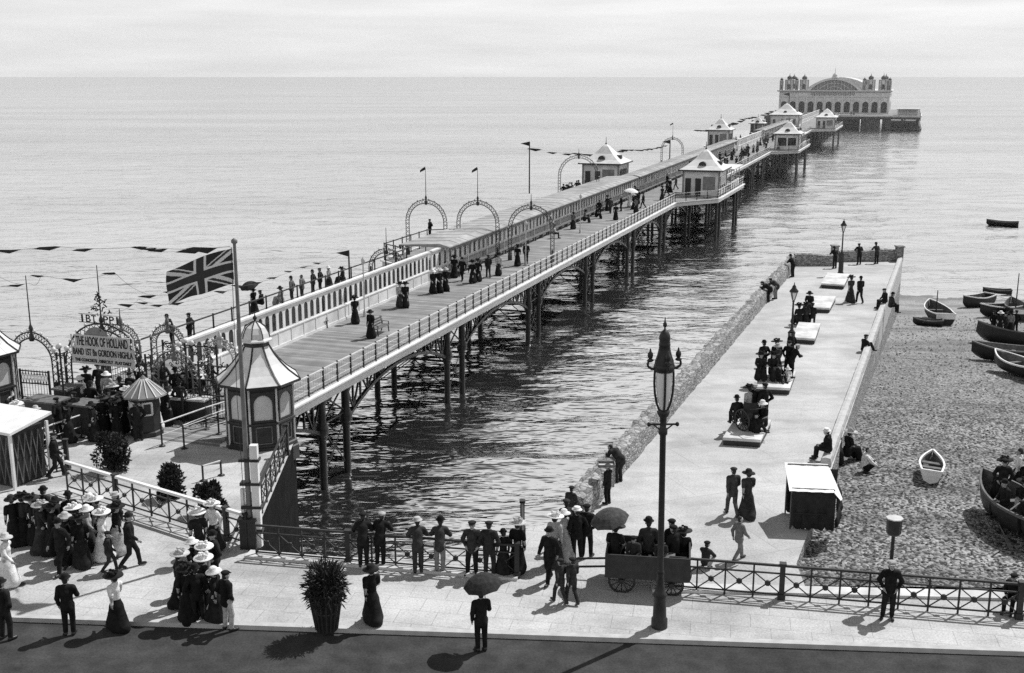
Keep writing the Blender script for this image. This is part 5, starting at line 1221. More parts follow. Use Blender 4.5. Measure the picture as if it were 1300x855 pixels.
mb = MB(); mb.box((-.6, 0, 1.02), (.4, 1.05, .06)); mb.box((.5, 0, 1.02), (.4, 1.05, .06)); mb.build('seat', 'wood', wg)
for (x, r) in ((-.72, .34), (.75, .38)):
    for y in (-.66, .66): wheel(r).build('wheel', 'iron', wg, (x, y, r), PI/2)
mb = MB(); mb.bar((1.1, -.3, .65), (2.3, -.3, .55), .05, .05); mb.bar((1.1, .3, .65), (2.3, .3, .55), .05, .05); mb.bar((-.72, -.66, .42), (-.72, .66, .42), .06, .06); mb.bar((.75, -.66, .5), (.75, .66, .5), .06, .06); mb.bar((-.72, 0, .42), (-.72, 0, .7), .1, .3); mb.bar((.75, 0, .5), (.75, 0, .7), .1, .3); mb.build('shaft', 'iron', wg)
c0 = slabs[0][0]
bc = thing('bath_chair', 'dark three wheeled bath chair standing on the nearest white slab of the groyne', 'bath chair', c0+Vector((.05, -.1, .364)), .5)
for x in (-.42, .42): wheel(.45, 14, .04).build('wheel', 'iron', bc, (x, 0, .45))
wheel(.2, 8, .03).build('wheel', 'iron', bc, (0, 1.0, .2))
mb = MB(); mb.lathe([(.1, .38), (.3, .42), (.36, .6), (.36, .85)], 14); mb.box((0, .45, .45), (.5, .8, .08)); mb.bar((0, .8, .45), (0, 1.0, .2), .05, .05); mb.build('seat_tub', 'tar', bc)
mb = MB(); mb.add([(.36*math.cos(a), .36*math.sin(a), z) for z in (.8, 1.25) for a in [PI+PI*i/10 for i in range(11)]], [(i, i+1, 12+i, 11+i) for i in range(10)], 0, True); mb.build('back_rest', 'dark_canvas', bc)
mb = MB(); mb.path([Vector((0, 1.0, .4)), Vector((0, .7, .85)), Vector((0, .35, 1.0))], .02, 5); mb.bar((-.3, -.35, 1.0), (-.3, -.7, 1.1), .03, .03); mb.bar((.3, -.35, 1.0), (.3, -.7, 1.1), .03, .03); mb.bar((-.3, -.7, 1.1), (.3, -.7, 1.1), .03, .03); mb.build('handle', 'iron', bc)
# ================================================================ figures: one continuous skin surface each, clothing as parts
def V3(*a): return np.array(a, float)
def sd_cone(p, a, b, ra, rb):
    ab = b-a; t = np.clip(((p-a)@ab)/max(ab@ab, 1e-9), 0, 1)
    return np.linalg.norm(p-a-t[..., None]*ab, axis=-1)-(ra+(rb-ra)*t)
def smin(a, b, k):
    h = np.clip(.5+.5*(b-a)/k, 0, 1); return b+(a-b)*h-k*h*(1-h)
def nets(prims, h=.022, k=.035, zmin=None, squash=None):
    """smooth union of tapered capsules turned into one closed surface (surface nets)"""
    lo = np.min([np.minimum(p[0]-p[2], p[1]-p[3]) for p in prims], 0)-2.5*h; hi = np.max([np.maximum(p[0]+p[2], p[1]+p[3]) for p in prims], 0)+2.5*h
    nx, ny_, nz = np.ceil((hi-lo)/h).astype(int)+1
    g = np.stack(np.meshgrid(np.arange(nx), np.arange(ny_), np.arange(nz), indexing='ij'), -1)*h+lo
    d = None
    for p in prims:
        e = sd_cone(g, *p[:4]); d = e if d is None else smin(d, e, k)
    if zmin is not None: d = np.maximum(d, zmin-g[..., 2])
    cx = (slice(0, -1), slice(1, None)); cells = tuple(s-1 for s in d.shape); acc = np.zeros(cells+(3,)); cnt = np.zeros(cells)
    cor = [(i, j, q) for i in (0, 1) for j in (0, 1) for q in (0, 1)]
    C = {c: d[cx[c[0]], cx[c[1]], cx[c[2]]] for c in cor}
    for c in cor:
        for ax in range(3):
            if c[ax] == 0:
                e = list(c); e[ax] = 1; fa, fb = C[c], C[tuple(e)]; m = (fa < 0) != (fb < 0)
                t = np.where(m, fa/np.where(fa == fb, 1, fa-fb), 0)
                for q in range(3): acc[..., q] += np.where(m, c[q]+(t if q == ax else 0), 0)
                cnt += m
    mask = cnt > 0; idx = np.full(cells, -1); idx[mask] = np.arange(mask.sum())
    ijk = np.argwhere(mask); v = (ijk+acc[mask]/cnt[mask][:, None])*h+lo
    fs = []
    for ax in range(3):
        s0 = [slice(1, -1)]*3; s1 = [slice(1, -1)]*3; s0[ax] = slice(0, -1); s1[ax] = slice(1, None)
        a, b = d[tuple(s0)] < 0, d[tuple(s1)] < 0; m = np.argwhere(a != b); off = np.ones(3, int); off[ax] = 0; m = m+off
        fl = (d[tuple(m.T)] < 0); u1, u2 = [(1, 2), (2, 0), (0, 1)][ax]
        e1 = np.zeros(3, int); e1[u1] = 1; e2 = np.zeros(3, int); e2[u2] = 1
        q = np.stack([idx[tuple((m-e1-e2).T)], idx[tuple((m-e2).T)], idx[tuple(m.T)], idx[tuple((m-e1).T)]], -1)
        q[~fl] = q[~fl][:, ::-1]; fs.append(q)
    return v, np.concatenate(fs)
def joints(pose):
    J = dict(P=V3(0, 0, .95), C=V3(0, 0, 1.28), N=V3(0, -.01, 1.45), H=V3(0, .03, 1.63))
    for s, n in ((-1, 'L'), (1, 'R')):
        J.update({'S'+n: V3(s*.19, 0, 1.41), 'E'+n: V3(s*.245, -.03, 1.13), 'W'+n: V3(s*.235, .06, .89), 'h'+n: V3(s*.09, 0, .92), 'k'+n: V3(s*.1, .02, .5), 'a'+n: V3(s*.1, -.03, .09), 't'+n: V3(s*.125, .14, .045)})
    def mv(keys, d):
        for k_ in keys: J[k_] = J[k_]+np.array(d)
    if pose == 'lean':
        mv('P', (0, -.08, 0)); mv(['hL', 'hR'], (0, -.08, 0)); mv(['kL', 'kR', 'aL', 'aR', 'tL', 'tR'], (0, -.06, 0))
        mv('C', (0, .06, -.02)); mv('N', (0, .14, -.05)); mv('H', (0, .19, -.07)); mv(['SL', 'SR'], (0, .12, -.05))
        for s, n in ((-1, 'L'), (1, 'R')): J['E'+n] = V3(s*.30, .22, 1.15); J['W'+n] = V3(s*.14, .40, 1.12)
    if pose in ('walk', 'w_walk'):
        J['kL'] = V3(-.09, .20, .52); J['aL'] = V3(-.09, .26, .10); J['tL'] = V3(-.1, .42, .07); J['kR'] = V3(.09, -.02, .50); J['aR'] = V3(.09, -.30, .14); J['tR'] = V3(.1, -.17, .045)
        J['EL'] = V3(-.245, -.13, 1.15); J['WL'] = V3(-.23, -.1, .92); J['ER'] = V3(.245, .09, 1.14); J['WR'] = V3(.22, .27, .98)
    if pose == 'pockets':
        for s, n in ((-1, 'L'), (1, 'R')): J['E'+n] = V3(s*.31, -.08, 1.15); J['W'+n] = V3(s*.19, .07, .97)
        J['aR'] = V3(.15, .0, .09); J['tR'] = V3(.2, .15, .045); J['kR'] = V3(.13, .05, .5)
    if pose in ('hold', 'w_hold'):
        J['ER'] = V3(.25, .10, 1.15); J['WR'] = V3(.15, .29, 1.22)
    if pose == 'bend':
        J['P'] = V3(0, -.12, .93); mv(['hL', 'hR'], (0, -.12, 0)); J['C'] = V3(0, .17, 1.12); J['N'] = V3(0, .33, 1.2); J['H'] = V3(0, .48, 1.25)
        for s, n in ((-1, 'L'), (1, 'R')): J['S'+n] = V3(s*.19, .28, 1.17); J['E'+n] = V3(s*.25, .36, .95); J['W'+n] = V3(s*.14, .52, .99)
    if pose in ('sit', 'w_sit', 'ground', 'squat'):
        dz = {'sit': -.43, 'w_sit': -.43, 'ground': -.80, 'squat': -.66}[pose]
        mv(['P', 'C', 'N', 'H', 'SL', 'SR', 'hL', 'hR'], (0, 0, dz)); mv(['C', 'N', 'SL', 'SR'], (0, .03, 0)); mv('H', (0, .08, -.01))
        for s, n in ((-1, 'L'), (1, 'R')):
            if pose in ('sit', 'w_sit'): J['k'+n] = V3(s*.13, .43, .52); J['a'+n] = V3(s*.12, .46, .09); J['t'+n] = V3(s*.14, .63, .045); J['E'+n] = V3(s*.25, .08, .72); J['W'+n] = V3(s*.13, .30, .62)
            elif pose == 'ground': J['k'+n] = V3(s*.14, .36, .47); J['a'+n] = V3(s*.13, .60, .09); J['t'+n] = V3(s*.15, .76, .05); J['E'+n] = V3(s*.26, .12, .42); J['W'+n] = V3(s*.12, .36, .44)
            else: J['k'+n] = V3(s*.15, .34, .42); J['a'+n] = V3(s*.13, .05, .09); J['t'+n] = V3(s*.16, .22, .045); J['E'+n] = V3(s*.25, .25, .52); J['W'+n] = V3(s*.13, .45, .36)
    return J
def to_mesh(name, v, f, m, extra=None):
    b = MB(); b.v = [tuple(x) for x in v]; b.f = [list(map(int, q)) for q in f]; b.mi = [0]*len(b.f); b.sm = [True]*len(b.f)
    if extra: extra(b)
    return b.mesh(name, m)
PROTO = {}
def proto(pose):
    if pose in PROTO: return PROTO[pose]
    J = joints(pose); fem = pose.startswith('w_'); pr = []
    tr = (.125, .14) if not fem else (.115, .125)
    torso = [(J['P'], J['C'], tr[0], tr[1]), (J['C'], (J['SL']+J['SR'])/2, tr[1]*.9, .1), (J['SL']*.9+J['SR']*.1, J['SR']*.9+J['SL']*.1, .065, .065)]
    arms = {n: [(J['S'+n], J['E'+n], .055, .044), (J['E'+n], J['W'+n], .044, .03)] for n in 'LR'}
    legs = {n: [(J['h'+n], J['k'+n], .085, .058), (J['k'+n], J['a'+n], .055, .038)] for n in 'LR'}
    feet = {n: [(J['a'+n]-V3(0, .03, .03), J['t'+n], .042, .035)] for n in 'LR'}
    H = J['H']; fw = np.array((0, 1, 0.0)); hd = {}
    for n in 'LR':
        d = J['W'+n]-J['E'+n]; d = d/np.linalg.norm(d); hd[n] = d
    pr = torso+[(J['N'], H-V3(0, .01, .06), .058, .05), (H+V3(0, -.02, .03), H+V3(0, .01, .02), .092, .085), (H+V3(0, .03, -.06), H+V3(0, .04, -.075), .052, .045), (H+V3(0, .095, .0), H+V3(0, .115, -.025), .012, .016)]
    for s in (-1, 1): pr.append((H+V3(s*.09, -.0, .015), H+V3(s*.096, -.01, -.015), .014, .012))
    for n in 'LR': pr += arms[n]+legs[n]+feet[n]+[(J['W'+n], J['W'+n]+hd[n]*.085, .032, .036)]
    v, f = nets(pr, .021, .03)
    def extra(b):
        for n, s in (('L', -1), ('R', 1)):
            d = Vector(hd[n]); w_ = Vector(J['W'+n]); side = d.cross(Vector((s, 0, 0))).normalized()
            if side.length < .1: side = Vector((0, 1, 0))
            inn = Vector((-s, 0, 0)); base = w_+d*.095
            for i, ln in enumerate((.062, .075, .078, .068)):
                o = base+side*(-.028+.019*i); m_ = o+d*ln*.55; e = m_+(d*.75+inn*.5).normalized()*ln*.5
                b.tube(o-d*.02, m_, .0095, .009, 6); b.tube(m_, e, .009, .007, 6)
            o = w_+d*.035+side*.03; m_ = o+(side*.8+d*.7).normalized()*.045; b.tube(o, m_, .012, .011, 6); b.tube(m_, m_+(d*.9+inn*.5).normalized()*.032, .011, .009, 6)
        for s in (-1, 1): b.lathe([(0, -.011), (.013, 0), (0, .011)], 6, (H[0]+s*.034, H[1]+.088, H[2]+.012), 1)
        b.box((H[0], H[1]+.087, H[2]-.06), (.045, .014, .01), 0, 1)
    out = {'body': to_mesh('body', v, f, ['skin', 'feature'], extra)}
    up = lambda l, d: [(a, b_, r+d, q+d) for a, b_, r, q in l]
    hair = [(H+V3(0, -.035, .055), H+V3(0, -.06, -.02), .085, .07)] if not fem else [(H+V3(0, -.03, .06), H+V3(0, -.075, .0), .10, .085), (H+V3(0, -.03, .1), H+V3(0, -.04, .13), .06, .05)]
    out['hair'] = to_mesh('hair', *nets(hair, .02, .03), 'hair')
    if not fem:
        sk = V3(0, 0, .14); jk = up(torso, .028)+[(J['P']+sk*.3, J['P']-sk*(.6 if pose not in ('sit', 'ground', 'squat') else 0), .155, .175)]
        for n in 'LR': jk += up([arms[n][0]], .022)+[(arms[n][1][0], J['E'+n]+(J['W'+n]-J['E'+n])*.93, .064, .05)]
        out['jacket'] = to_mesh('jacket', *nets(jk, .022, .03), 'dark_cloth')
        tr_ = [(J['P'], J['P'], .15, .15)]
        for n in 'LR': tr_ += [(J['h'+n], J['k'+n], .105, .078), (J['k'+n], J['a'+n]+(J['k'+n]-J['a'+n])*.08, .076, .066)]
        out['trousers'] = to_mesh('trousers', *nets(tr_, .022, .025), 'dark_cloth')
        co_ = MB(); 
        c0 = Vector(J['N'])-Vector((0, 0, .02)); co_.lathe([(.07, -.02), (.066, .05)], 10, c0+Vector((0, .01, .0))); out['collar'] = co_.mesh('collar', 'white_cloth')
    else:
        jk = up(torso, .02)+[(J['C']+V3(0, .07, -.01), J['C']+V3(0, .05, .05), .085, .07)]
        for n in 'LR': jk += [(J['S'+n], J['E'+n]+(J['S'+n]-J['E'+n])*.3, .085, .075), (J['E'+n]+(J['S'+n]-J['E'+n])*.3, J['W'+n], .06, .042)]
        out['bodice'] = to_mesh('bodice', *nets(jk, .022, .03), 'dark_cloth')
        Pv = J['P']
        if pose == 'w_sit': sk = [(Pv, J['kL'], .17, .13), (Pv, J['kR'], .17, .13), (J['kL'], V3(-.16, .5, .18), .13, .17), (J['kR'], V3(.16, .5, .18), .13, .17), (Pv, V3(0, .0, .35), .18, .2)]
        elif pose == 'w_walk': sk = [(Pv+V3(0, 0, .06), Pv-V3(0, .01, .2), .135, .2), (Pv-V3(0, .01, .2), V3(0, -.06, .2), .2, .30), (Pv-V3(0, 0, .2), V3(0, .13, .22), .18, .25), (V3(0, -.2, .18), V3(0, -.26, .12), .2, .2)]
        else: sk = [(Pv+V3(0, 0, .06), Pv-V3(0, .01, .2), .135, .21), (Pv-V3(0, .01, .2), V3(0, -.02, .22), .21, .32), (V3(0, -.06, .2), V3(0, -.14, .15), .28, .26)]
        out['skirt'] = to_mesh('skirt', *nets(sk, .026, .05, zmin=.02), 'dark_cloth')
    bt = []
    for n in 'LR': bt += up(feet[n], .012)+[(J['a'+n], J['a'+n]+(J['k'+n]-J['a'+n])*.2, .055, .05)]
    out['boots'] = to_mesh('boots', *nets(bt, .02, .02), 'leather')
    PROTO[pose] = (out, Vector(H)); return PROTO[pose]
HAT = {}
def hat_mesh(k):
    if k in HAT: return HAT[k]
    b = MB()
    if k == 'bowler': b.lathe([(.150, .008), (.158, .022), (.12, .0), (.108, .01), (.106, .07), (.09, .115), (.05, .14), (0, .145)], 16)
    elif k == 'cap': b.lathe([(.1, -.01), (.125, .02), (.13, .045), (.09, .075), (0, .085)], 14, (0, -.01, 0)); b.add([(-.08, .08, .0), (.08, .08, .0), (.05, .165, -.015), (-.05, .165, -.015), (-.08, .08, .02), (.08, .08, .02), (.05, .165, -.003), (-.05, .165, -.003)], [(0, 3, 2, 1), (4, 5, 6, 7), (2, 3, 7, 6), (1, 2, 6, 5), (3, 0, 4, 7)])
    elif k == 'boater': b.lathe([(.165, .0), (.165, .012), (.108, .014), (.106, .09), (.1, .095), (0, .095)], 18)
    elif k == 'wide':
        b.lathe([(.30, .03), (.29, .055), (.13, .03), (.12, .09), (.08, .12), (0, .125)], 18)
        for i in range(9):
            a = i*.7; b.lathe([(0, -.04), (.045, -.02), (.055, 0), (.045, .03), (0, .045)], 6, (.12*math.cos(a), .11*math.sin(a)+.02, .1+.03*(i % 3)))
    elif k == 'sun': b.lathe([(.24, -.03), (.23, -.005), (.125, .02), (.115, .1), (.07, .14), (0, .145)], 16); 
    me = b.mesh({'bowler': 'bowler_hat', 'cap': 'flat_cap', 'boater': 'boater', 'wide': 'wide_hat', 'sun': 'sun_hat'}[k], 'black_cloth'); HAT[k] = me; return me
MC = {'K': 'black_cloth', 'D': 'dark_cloth', 'C': 'charcoal_cloth', 'G': 'grey_cloth', 'L': 'light_cloth', 'W': 'white_cloth'}
def person(pose, loc, rot, cols, hat, label, group, sc=1.0):
    """cols: coat, lower, hat letters"""
    parts, H = proto(pose); t = thing('person', label, 'person', loc, math.radians(rot), group); t.scale = (sc*random.uniform(.98, 1.03),)*2+(sc,)
    for n, me in parts.items():
        o = link(n, me, t)
        k = {'jacket': cols[0], 'bodice': cols[0], 'trousers': cols[1], 'skirt': cols[1]}.get(n)
        if k: o.material_slots[0].link = 'OBJECT'; o.material_slots[0].material = M[MC[k]]
    if hat:
        me = hat_mesh(hat); o = link(me.name.split('.')[0], me, t, H+Vector((0, -.01, .07))); o.rotation_euler = (random.uniform(-.12, .06), random.uniform(-.08, .08), 0)
        o.material_slots[0].link = 'OBJECT'; o.material_slots[0].material = M[MC[cols[2]]]
    return t
def parasol(loc, label, m, tilt=(.1, .2), r=.62, group='parasols'):
    t = thing('parasol', label, 'parasol', loc, 0, group); t.rotation_euler = (tilt[0], tilt[1], 0)
    b = MB(); b.tube((0, 0, 0), (0, 0, 1.0), .012, .01, 6); b.tube((0, 0, 1.0), (0, 0, 1.06), .012, .004, 6); b.build('stick', 'wood', t)
    b = MB(); n = 8; rings = []
    for k, (rr, z) in enumerate(((0, 1.0), (.3, .96), (.6, .88), (.85, .76), (1.0, .66))):
        rings.append([(r*rr*(1 if i % 2 == 0 else .95-.0*k)*math.cos(PI*i/n), r*rr*(1 if i % 2 == 0 else .95)*math.sin(PI*i/n), z+(0 if i % 2 == 0 else .02*k/4)) for i in range(2*n)])
    vs = [v for q in rings for v in q]; b.add(vs, [(j*2*n+i, j*2*n+(i+1) % (2*n), (j+1)*2*n+(i+1) % (2*n), (j+1)*2*n+i) for j in range(4) for i in range(2*n)], 0, False); b.build('canopy', m, t)
    b = MB()
    for i in range(n): a = 2*PI*i/n; b.tube((0, 0, .99), (r*math.cos(a), r*math.sin(a), .65), .006, .005, 4)
    b.build('rib', 'iron', t); return t
# ------------------------------------------------ the promenade
GP = 'people on the promenade'
def at(px, py, z=0):
    p = P(px, py, z); return P(px, py, -.13) if p.y < road_y(p.x)-.1 else p
rows = [
 ('lean', 462, 719, 4, 'KKK', 'cap', 'man in black suit leaning on the promenade railing, leftmost of the row of watchers'),
 ('lean', 484, 718, -12, 'KKL', 'cap', 'man in black with a pale cap leaning on the railing beside the leftmost watcher'),
 ('lean', 531, 726, 5, 'DDL', 'boater', 'man in dark jacket and pale straw hat leaning on the middle of the promenade railing'),
 ('lean', 559, 726, -4, 'DGK', 'bowler', 'man with grey trousers and black bowler leaning on the promenade railing'),
 ('pockets', 600, 730, 170, 'DKD', 'cap', 'man with white collar and flat cap standing with his back to the promenade railing'),
 ('pockets', 621, 731, -8, 'DDD', 'cap', 'man in dark suit and flat cap standing right of the white-collared man at the railing'),
 ('w_stand', 639, 729, 20, 'KKK', 'bowler', 'short woman in black with small black hat standing at the right part of the railing', .86),
 ('w_stand', 657, 727, -20, 'KKL', 'wide', 'woman in black dress and pale trimmed hat at the end of the promenade railing'),
 ('walk', 697, 740, 150, 'KKK', 'bowler', 'man in black with legs astride in front of the group at the groyne steps'),
 ('w_stand', 704, 718, -30, 'LDW', 'wide', 'woman in pale blouse, dark skirt and large white hat at the groyne steps'),
 ('w_stand', 716, 712, 60, 'LLW', 'sun', 'woman all in pale clothes among the group at the groyne steps'),
 ('pockets', 732, 711, 20, 'KKW', 'boater', 'man in black with white straw hat at the foot of the groyne wall'),
 ('pockets', 744, 707, -15, 'KKK', 'cap', 'man in black with hands in pockets, rightmost of the group at the groyne steps'),
 ('lean', 720, 700, 10, 'DDD', 'cap', 'man in dark suit half hidden behind the group at the groyne steps'),
 ('walk', 711, 766, 35, 'DDD', 'cap', 'boy in dark suit walking, left of two boys below the groyne steps', .78),
 ('walk', 726, 766, 25, 'DDK', 'cap', 'boy with wide white collar walking, right of two boys below the groyne steps', .8),
 ('w_walk', 473, 790, 30, 'KKK', 'sun', 'woman in long black coat walking past the slatted tub plant'),
 ('hold', 611, 826, 15, 'KKK', None, 'man under a dark umbrella at the bottom edge of the picture'),
 ('pockets', 851, 728, 30, 'KKK', 'cap', 'man in black directly behind the foreground street lamp'),
 ('w_stand', 866, 735, 10, 'KDD', 'wide', 'woman in dark dress between the street lamp and the open wagon', .95),
 ('pockets', 1127, 786, 165, 'KKL', 'cap', 'man in black jacket with white shirt front standing under the notice box'),
 ('sit', 1284, 774, 140, 'KKK', 'cap', 'boy in black jacket and pale stockings perched at the right end of the beach railing', .85),
 # left side
 ('w_stand', 20, 692, 40, 'KKD', 'sun', 'woman in full black dress, left of the three women in black by the left edge'),
 ('w_stand', 33, 690, -10, 'DKK', 'wide', 'woman in black with wide hat, middle of the three women in black at left'),
 ('w_stand', 46, 692, 100, 'KKD', 'wide', 'woman in black, right of the three women in black by the left edge'),
 ('pockets', 60, 683, -20, 'KKK', 'bowler', 'man in black bowler standing just right of three women in black'),
 ('w_walk', 87, 716, -60, 'KKL', 'sun', 'woman in black with small pale hat walking in the shadowed group by the white fence'),
 ('w_stand', 98, 706, 20, 'DKW', 'wide', 'woman in dark dress with white wide hat in the group below the white fence'),
 ('w_walk', 114, 706, -80, 'LDW', 'sun', 'woman with white blouse and white hat, left of the woman all in white'),
 ('w_walk', 133, 712, -85, 'WWW', 'wide', 'woman all in white with broad white hat walking along the white fence'),
 ('w_stand', 151, 704, -60, 'KLK', 'wide', 'woman in black jacket and pale skirt behind the striding man'),
 ('walk', 167, 720, -78, 'KKK', 'bowler', 'man in black bowler striding to the right with long steps, below the white fence'),
 ('w_stand', 126, 694, 90, 'GDW', 'wide', 'woman in grey with pale hat standing close against the white fence'),
 ('walk', 152, 690, 110, 'DDL', 'boater', 'man with straw hat walking left close against the white fence'),
 ('hold', 89, 806, 10, 'KKK', 'bowler', 'man in black seen from behind at the bottom left of the picture'),
 ('w_walk', 150, 800, 60, 'WKK', 'wide', 'woman with white blouse, black skirt and dark hat at the bottom left'),
 ('w_walk', 12, 745, -95, 'WWL', 'sun', 'woman in white dress at the very left edge, leaning forward'),
 ('pockets', 8, 812, -20, 'KKK', 'bowler', 'man in black at the bottom left corner'),
 ('w_stand', 254, 712, 30, 'KKW', 'wide', 'woman in black with large white hat beside the woman in white blouse'),
 ('w_walk', 273, 700, 150, 'WKW', 'wide', 'woman in white blouse and black skirt at the right end of the white fence'),
 ('w_walk', 248, 752, 60, 'KKW', 'sun', 'woman in black with white hat at the upper left of the dark bottom cluster'),
 ('w_stand', 262, 776, -30, 'DKW', 'wide', 'woman with white hat in the middle of the dark bottom cluster'),
 ('w_walk', 276, 792, 80, 'KKW', 'sun', 'woman with a white hat brim in the dark bottom cluster, lowest of the group'),
 ('pockets', 290, 800, -40, 'KLK', 'cap', 'man with dark cap and light trousers at the right of the dark bottom cluster'),
 ('w_stand', 240, 790, 20, 'KKK', 'wide', 'woman in black with wide black hat at the left of the dark bottom cluster'),
 ('w_walk', 70, 704, -60, 'KKK', 'wide', 'woman in black with wide black hat walking between the black trio and the fence group'),
 ('w_stand', 105, 720, 40, 'KKK', 'wide', 'woman in black in front of the woman with pale blouse by the white fence'),
 ('walk', 80, 728, 160, 'KKK', 'bowler', 'man in black bowler nearest the camera in the group by the white fence'),
 ('w_stand', 118, 690, -20, 'KKW', 'sun', 'woman in black with white hat, highest in the group by the white fence'),
 ('w_walk', 232, 770, -60, 'DKL', 'wide', 'woman in dark dress with pale trimmed hat left of the dark bottom cluster'),
 ('pockets', 275, 745, 120, 'KKK', 'bowler', 'man in bowler at the upper right of the dark bottom cluster'),
 ('w_stand', 76, 694, 120, 'KKK', 'sun', 'woman in black close behind the white-hatted women, left side'),
 ('walk', 140, 726, -70, 'DDK', 'cap', 'boy in dark suit running after the striding man below the white fence', .75),
 ('w_walk', 56, 702, -50, 'DDL', 'wide', 'woman in dark dress with pale hat in front of the three women in black'),
 ('pockets', 92, 690, 40, 'KKK', 'bowler', 'man in bowler at the back of the group by the white fence'),
 ('w_stand', 264, 760, 90, 'GDW', 'wide', 'woman in grey bodice with white hat inside the dark bottom cluster'),
 ('pockets', 252, 792, 20, 'KKK', 'bowler', 'man in bowler at the bottom of the dark bottom cluster'),
 # forecourt and entrance
 ('w_stand', 158, 548, 30, 'KKD', 'wide', 'woman in black with her back to us just left of the ticket kiosk'),
 ('pockets', 140, 545, -40, 'KKK', 'bowler', 'man in bowler in the front of the entrance crowd, left side'),
 ('w_walk', 168, 532, 170, 'DDK', 'sun', 'woman in dark dress coming out under the right part of the sign'),
 ('walk', 98, 548, 60, 'KKK', 'cap', 'man in cap crossing in front of the left turnstiles'),
 ('w_stand', 40, 572, 20, 'KKK', 'wide', 'woman in black tight behind the flat-roofed booth'),
 ('pockets', 230, 532, 0, 'DDD', 'bowler', 'man in dark suit leaning at the white-topped counter'),
 ('w_walk', 256, 520, 30, 'KKW', 'wide', 'woman in black with white hat passing the right gate'),
 ('w_stand', 112, 512, 0, 'KKK', 'wide', 'woman in black on the left walk beyond the entrance'),
 ('walk', 180, 500, 20, 'KKK', 'bowler', 'man in bowler walking out on the pier past the second row of arches'),
 ('pockets', 176, 560, 30, 'KKK', 'cap', 'man in black close against the left side of the ticket kiosk'),
 ('w_walk', 133, 552, 10, 'KKD', 'wide', 'woman in black behind the big forecourt shrub'),
 ('walk', 118, 534, 0, 'KKK', 'bowler', 'man in bowler passing between the turnstile housings'),
 ('w_stand', 88, 562, 80, 'KKK', 'wide', 'woman in black queueing at the left turnstile housing'),
 ('pockets', 76, 556, 70, 'KKK', 'cap', 'man in cap queueing at the left turnstile housing'),
 ('w_walk', 50, 566, 60, 'DKL', 'sun', 'woman with pale hat by the tubular barrier near the flat-roofed booth'),
 ('w_stand', 214, 540, -60, 'KKK', 'sun', 'woman in black right of the woman in white at the ticket kiosk'),
 ('pockets', 236, 520, 100, 'KKK', 'cap', 'ticket man in black behind the white-topped counter'),
 ('w_walk', 182, 512, 170, 'KKW', 'wide', 'woman in black with white hat coming out beside the sign'),
 ('walk', 128, 508, 180, 'DDK', 'bowler', 'man in dark suit on the left walk just behind the sign arch'),
 ('walk', 72, 606, -70, 'KKK', 'cap', 'man in black walking alone across the forecourt beside the flat-roofed booth'),
 ('walk', 269, 500, -60, 'KKK', 'bowler', 'man in dark suit walking onto the pier beside the octagonal kiosk'),
 ('w_stand', 199, 545, 60, 'WWW', 'wide', 'woman in white with white hat at the hatch of the ticket kiosk'),
 ('w_walk', 146, 536, 0, 'KKL', 'wide', 'woman in black with pale hat entering under the concert sign, left of the crowd'),
 ('pockets', 155, 528, 10, 'KKK', 'bowler', 'man in black bowler in the middle of the crowd under the concert sign'),
 ('w_stand', 163, 540, -30, 'DKW', 'wide', 'woman in dark dress with white hat nearest the ticket kiosk in the entrance crowd'),
 ('w_walk', 150, 556, 20, 'KKK', 'wide', 'woman in black lowest in the entrance crowd, before the dark ticket kiosk'),
 ('pockets', 168, 520, 160, 'KKK', 'cap', 'man in cap behind the concert sign at the pier entrance'),
 ('w_stand', 138, 518, 0, 'LDW', 'sun', 'woman in pale blouse just inside the pier under the concert sign'),
 ('w_stand', 246, 507, 140, 'KKK', 'wide', 'woman in black by the right entrance gate'),
 ('pockets', 225, 514, 30, 'KKK', 'bowler', 'man in black behind the right iron gate'),
 ('pockets', 208, 505, 30, 'DDK', 'cap', 'man in dark coat seen through the ironwork right of the concert sign'),
 ('w_stand', 104, 524, 10, 'WLW', 'sun', 'woman in white inside the left entrance arch'),
 ('w_stand', 26, 560, 150, 'LLW', 'wide', 'woman in pale dress with round white hat behind the flat-roofed booth'),
 ('sit', 12, 520, 180, 'WDK', 'cap', 'attendant in white jacket sitting inside the left octagonal kiosk'),
 ('w_stand', 120, 560, 100, 'KKK', 'sun', 'woman in black in the shadows left of the entrance crowd'),
]
rows2 = []
for r in rows:
    pose, px, py, rot, cols, hat, lab = r[:7]; s_ = r[7] if len(r) > 7 else 1.0
    if pose.startswith('w_'): s_ *= .95
    person(pose, at(px, py), rot, cols, hat, lab, GP, s_)
person('sit', at(724, 672)+Vector((0, 0, .45)), -30, 'DDD', 'cap', 'boy sitting bent on the near end of the rough groyne wall', GP, .8)
um = at(611, 826); parasol(um+Vector((.15, .28, 1.15)), 'dark open umbrella at the bottom edge of the picture', 'dark_cloth', (.1, -.15), .54)
# riders on the open wagon
wz = P(822, 742)
for (dx, dy, pose, rot, cols, hat, lab, s_) in ((-1.0, .15, 'w_sit', -20, 'KKD', 'wide', 'woman in black under a parasol at the left end of the open wagon', .95), (-.45, -.1, 'sit', 160, 'DWK', 'cap', 'boy with white lap cloth on the open wagon', .8),
        (.02, .2, 'sit', 0, 'DDK', 'bowler', 'man in bowler sitting highest in the middle of the open wagon', 1.08), (.35, -.15, 'w_sit', 170, 'DWK', None, 'child in white skirt on the open wagon beside the bowler man', .75), (.8, .1, 'sit', 30, 'KKK', 'cap', 'man in black at the right end of the open wagon', .95)):
    person(pose, wz+Vector((dx, dy, .56)), rot, cols, hat, lab, 'riders on the open wagon', s_)
parasol(wz+Vector((-1.0, .35, 1.35)), 'patterned dark parasol held on the open wagon', 'charcoal_cloth', (.15, -.25), .6)
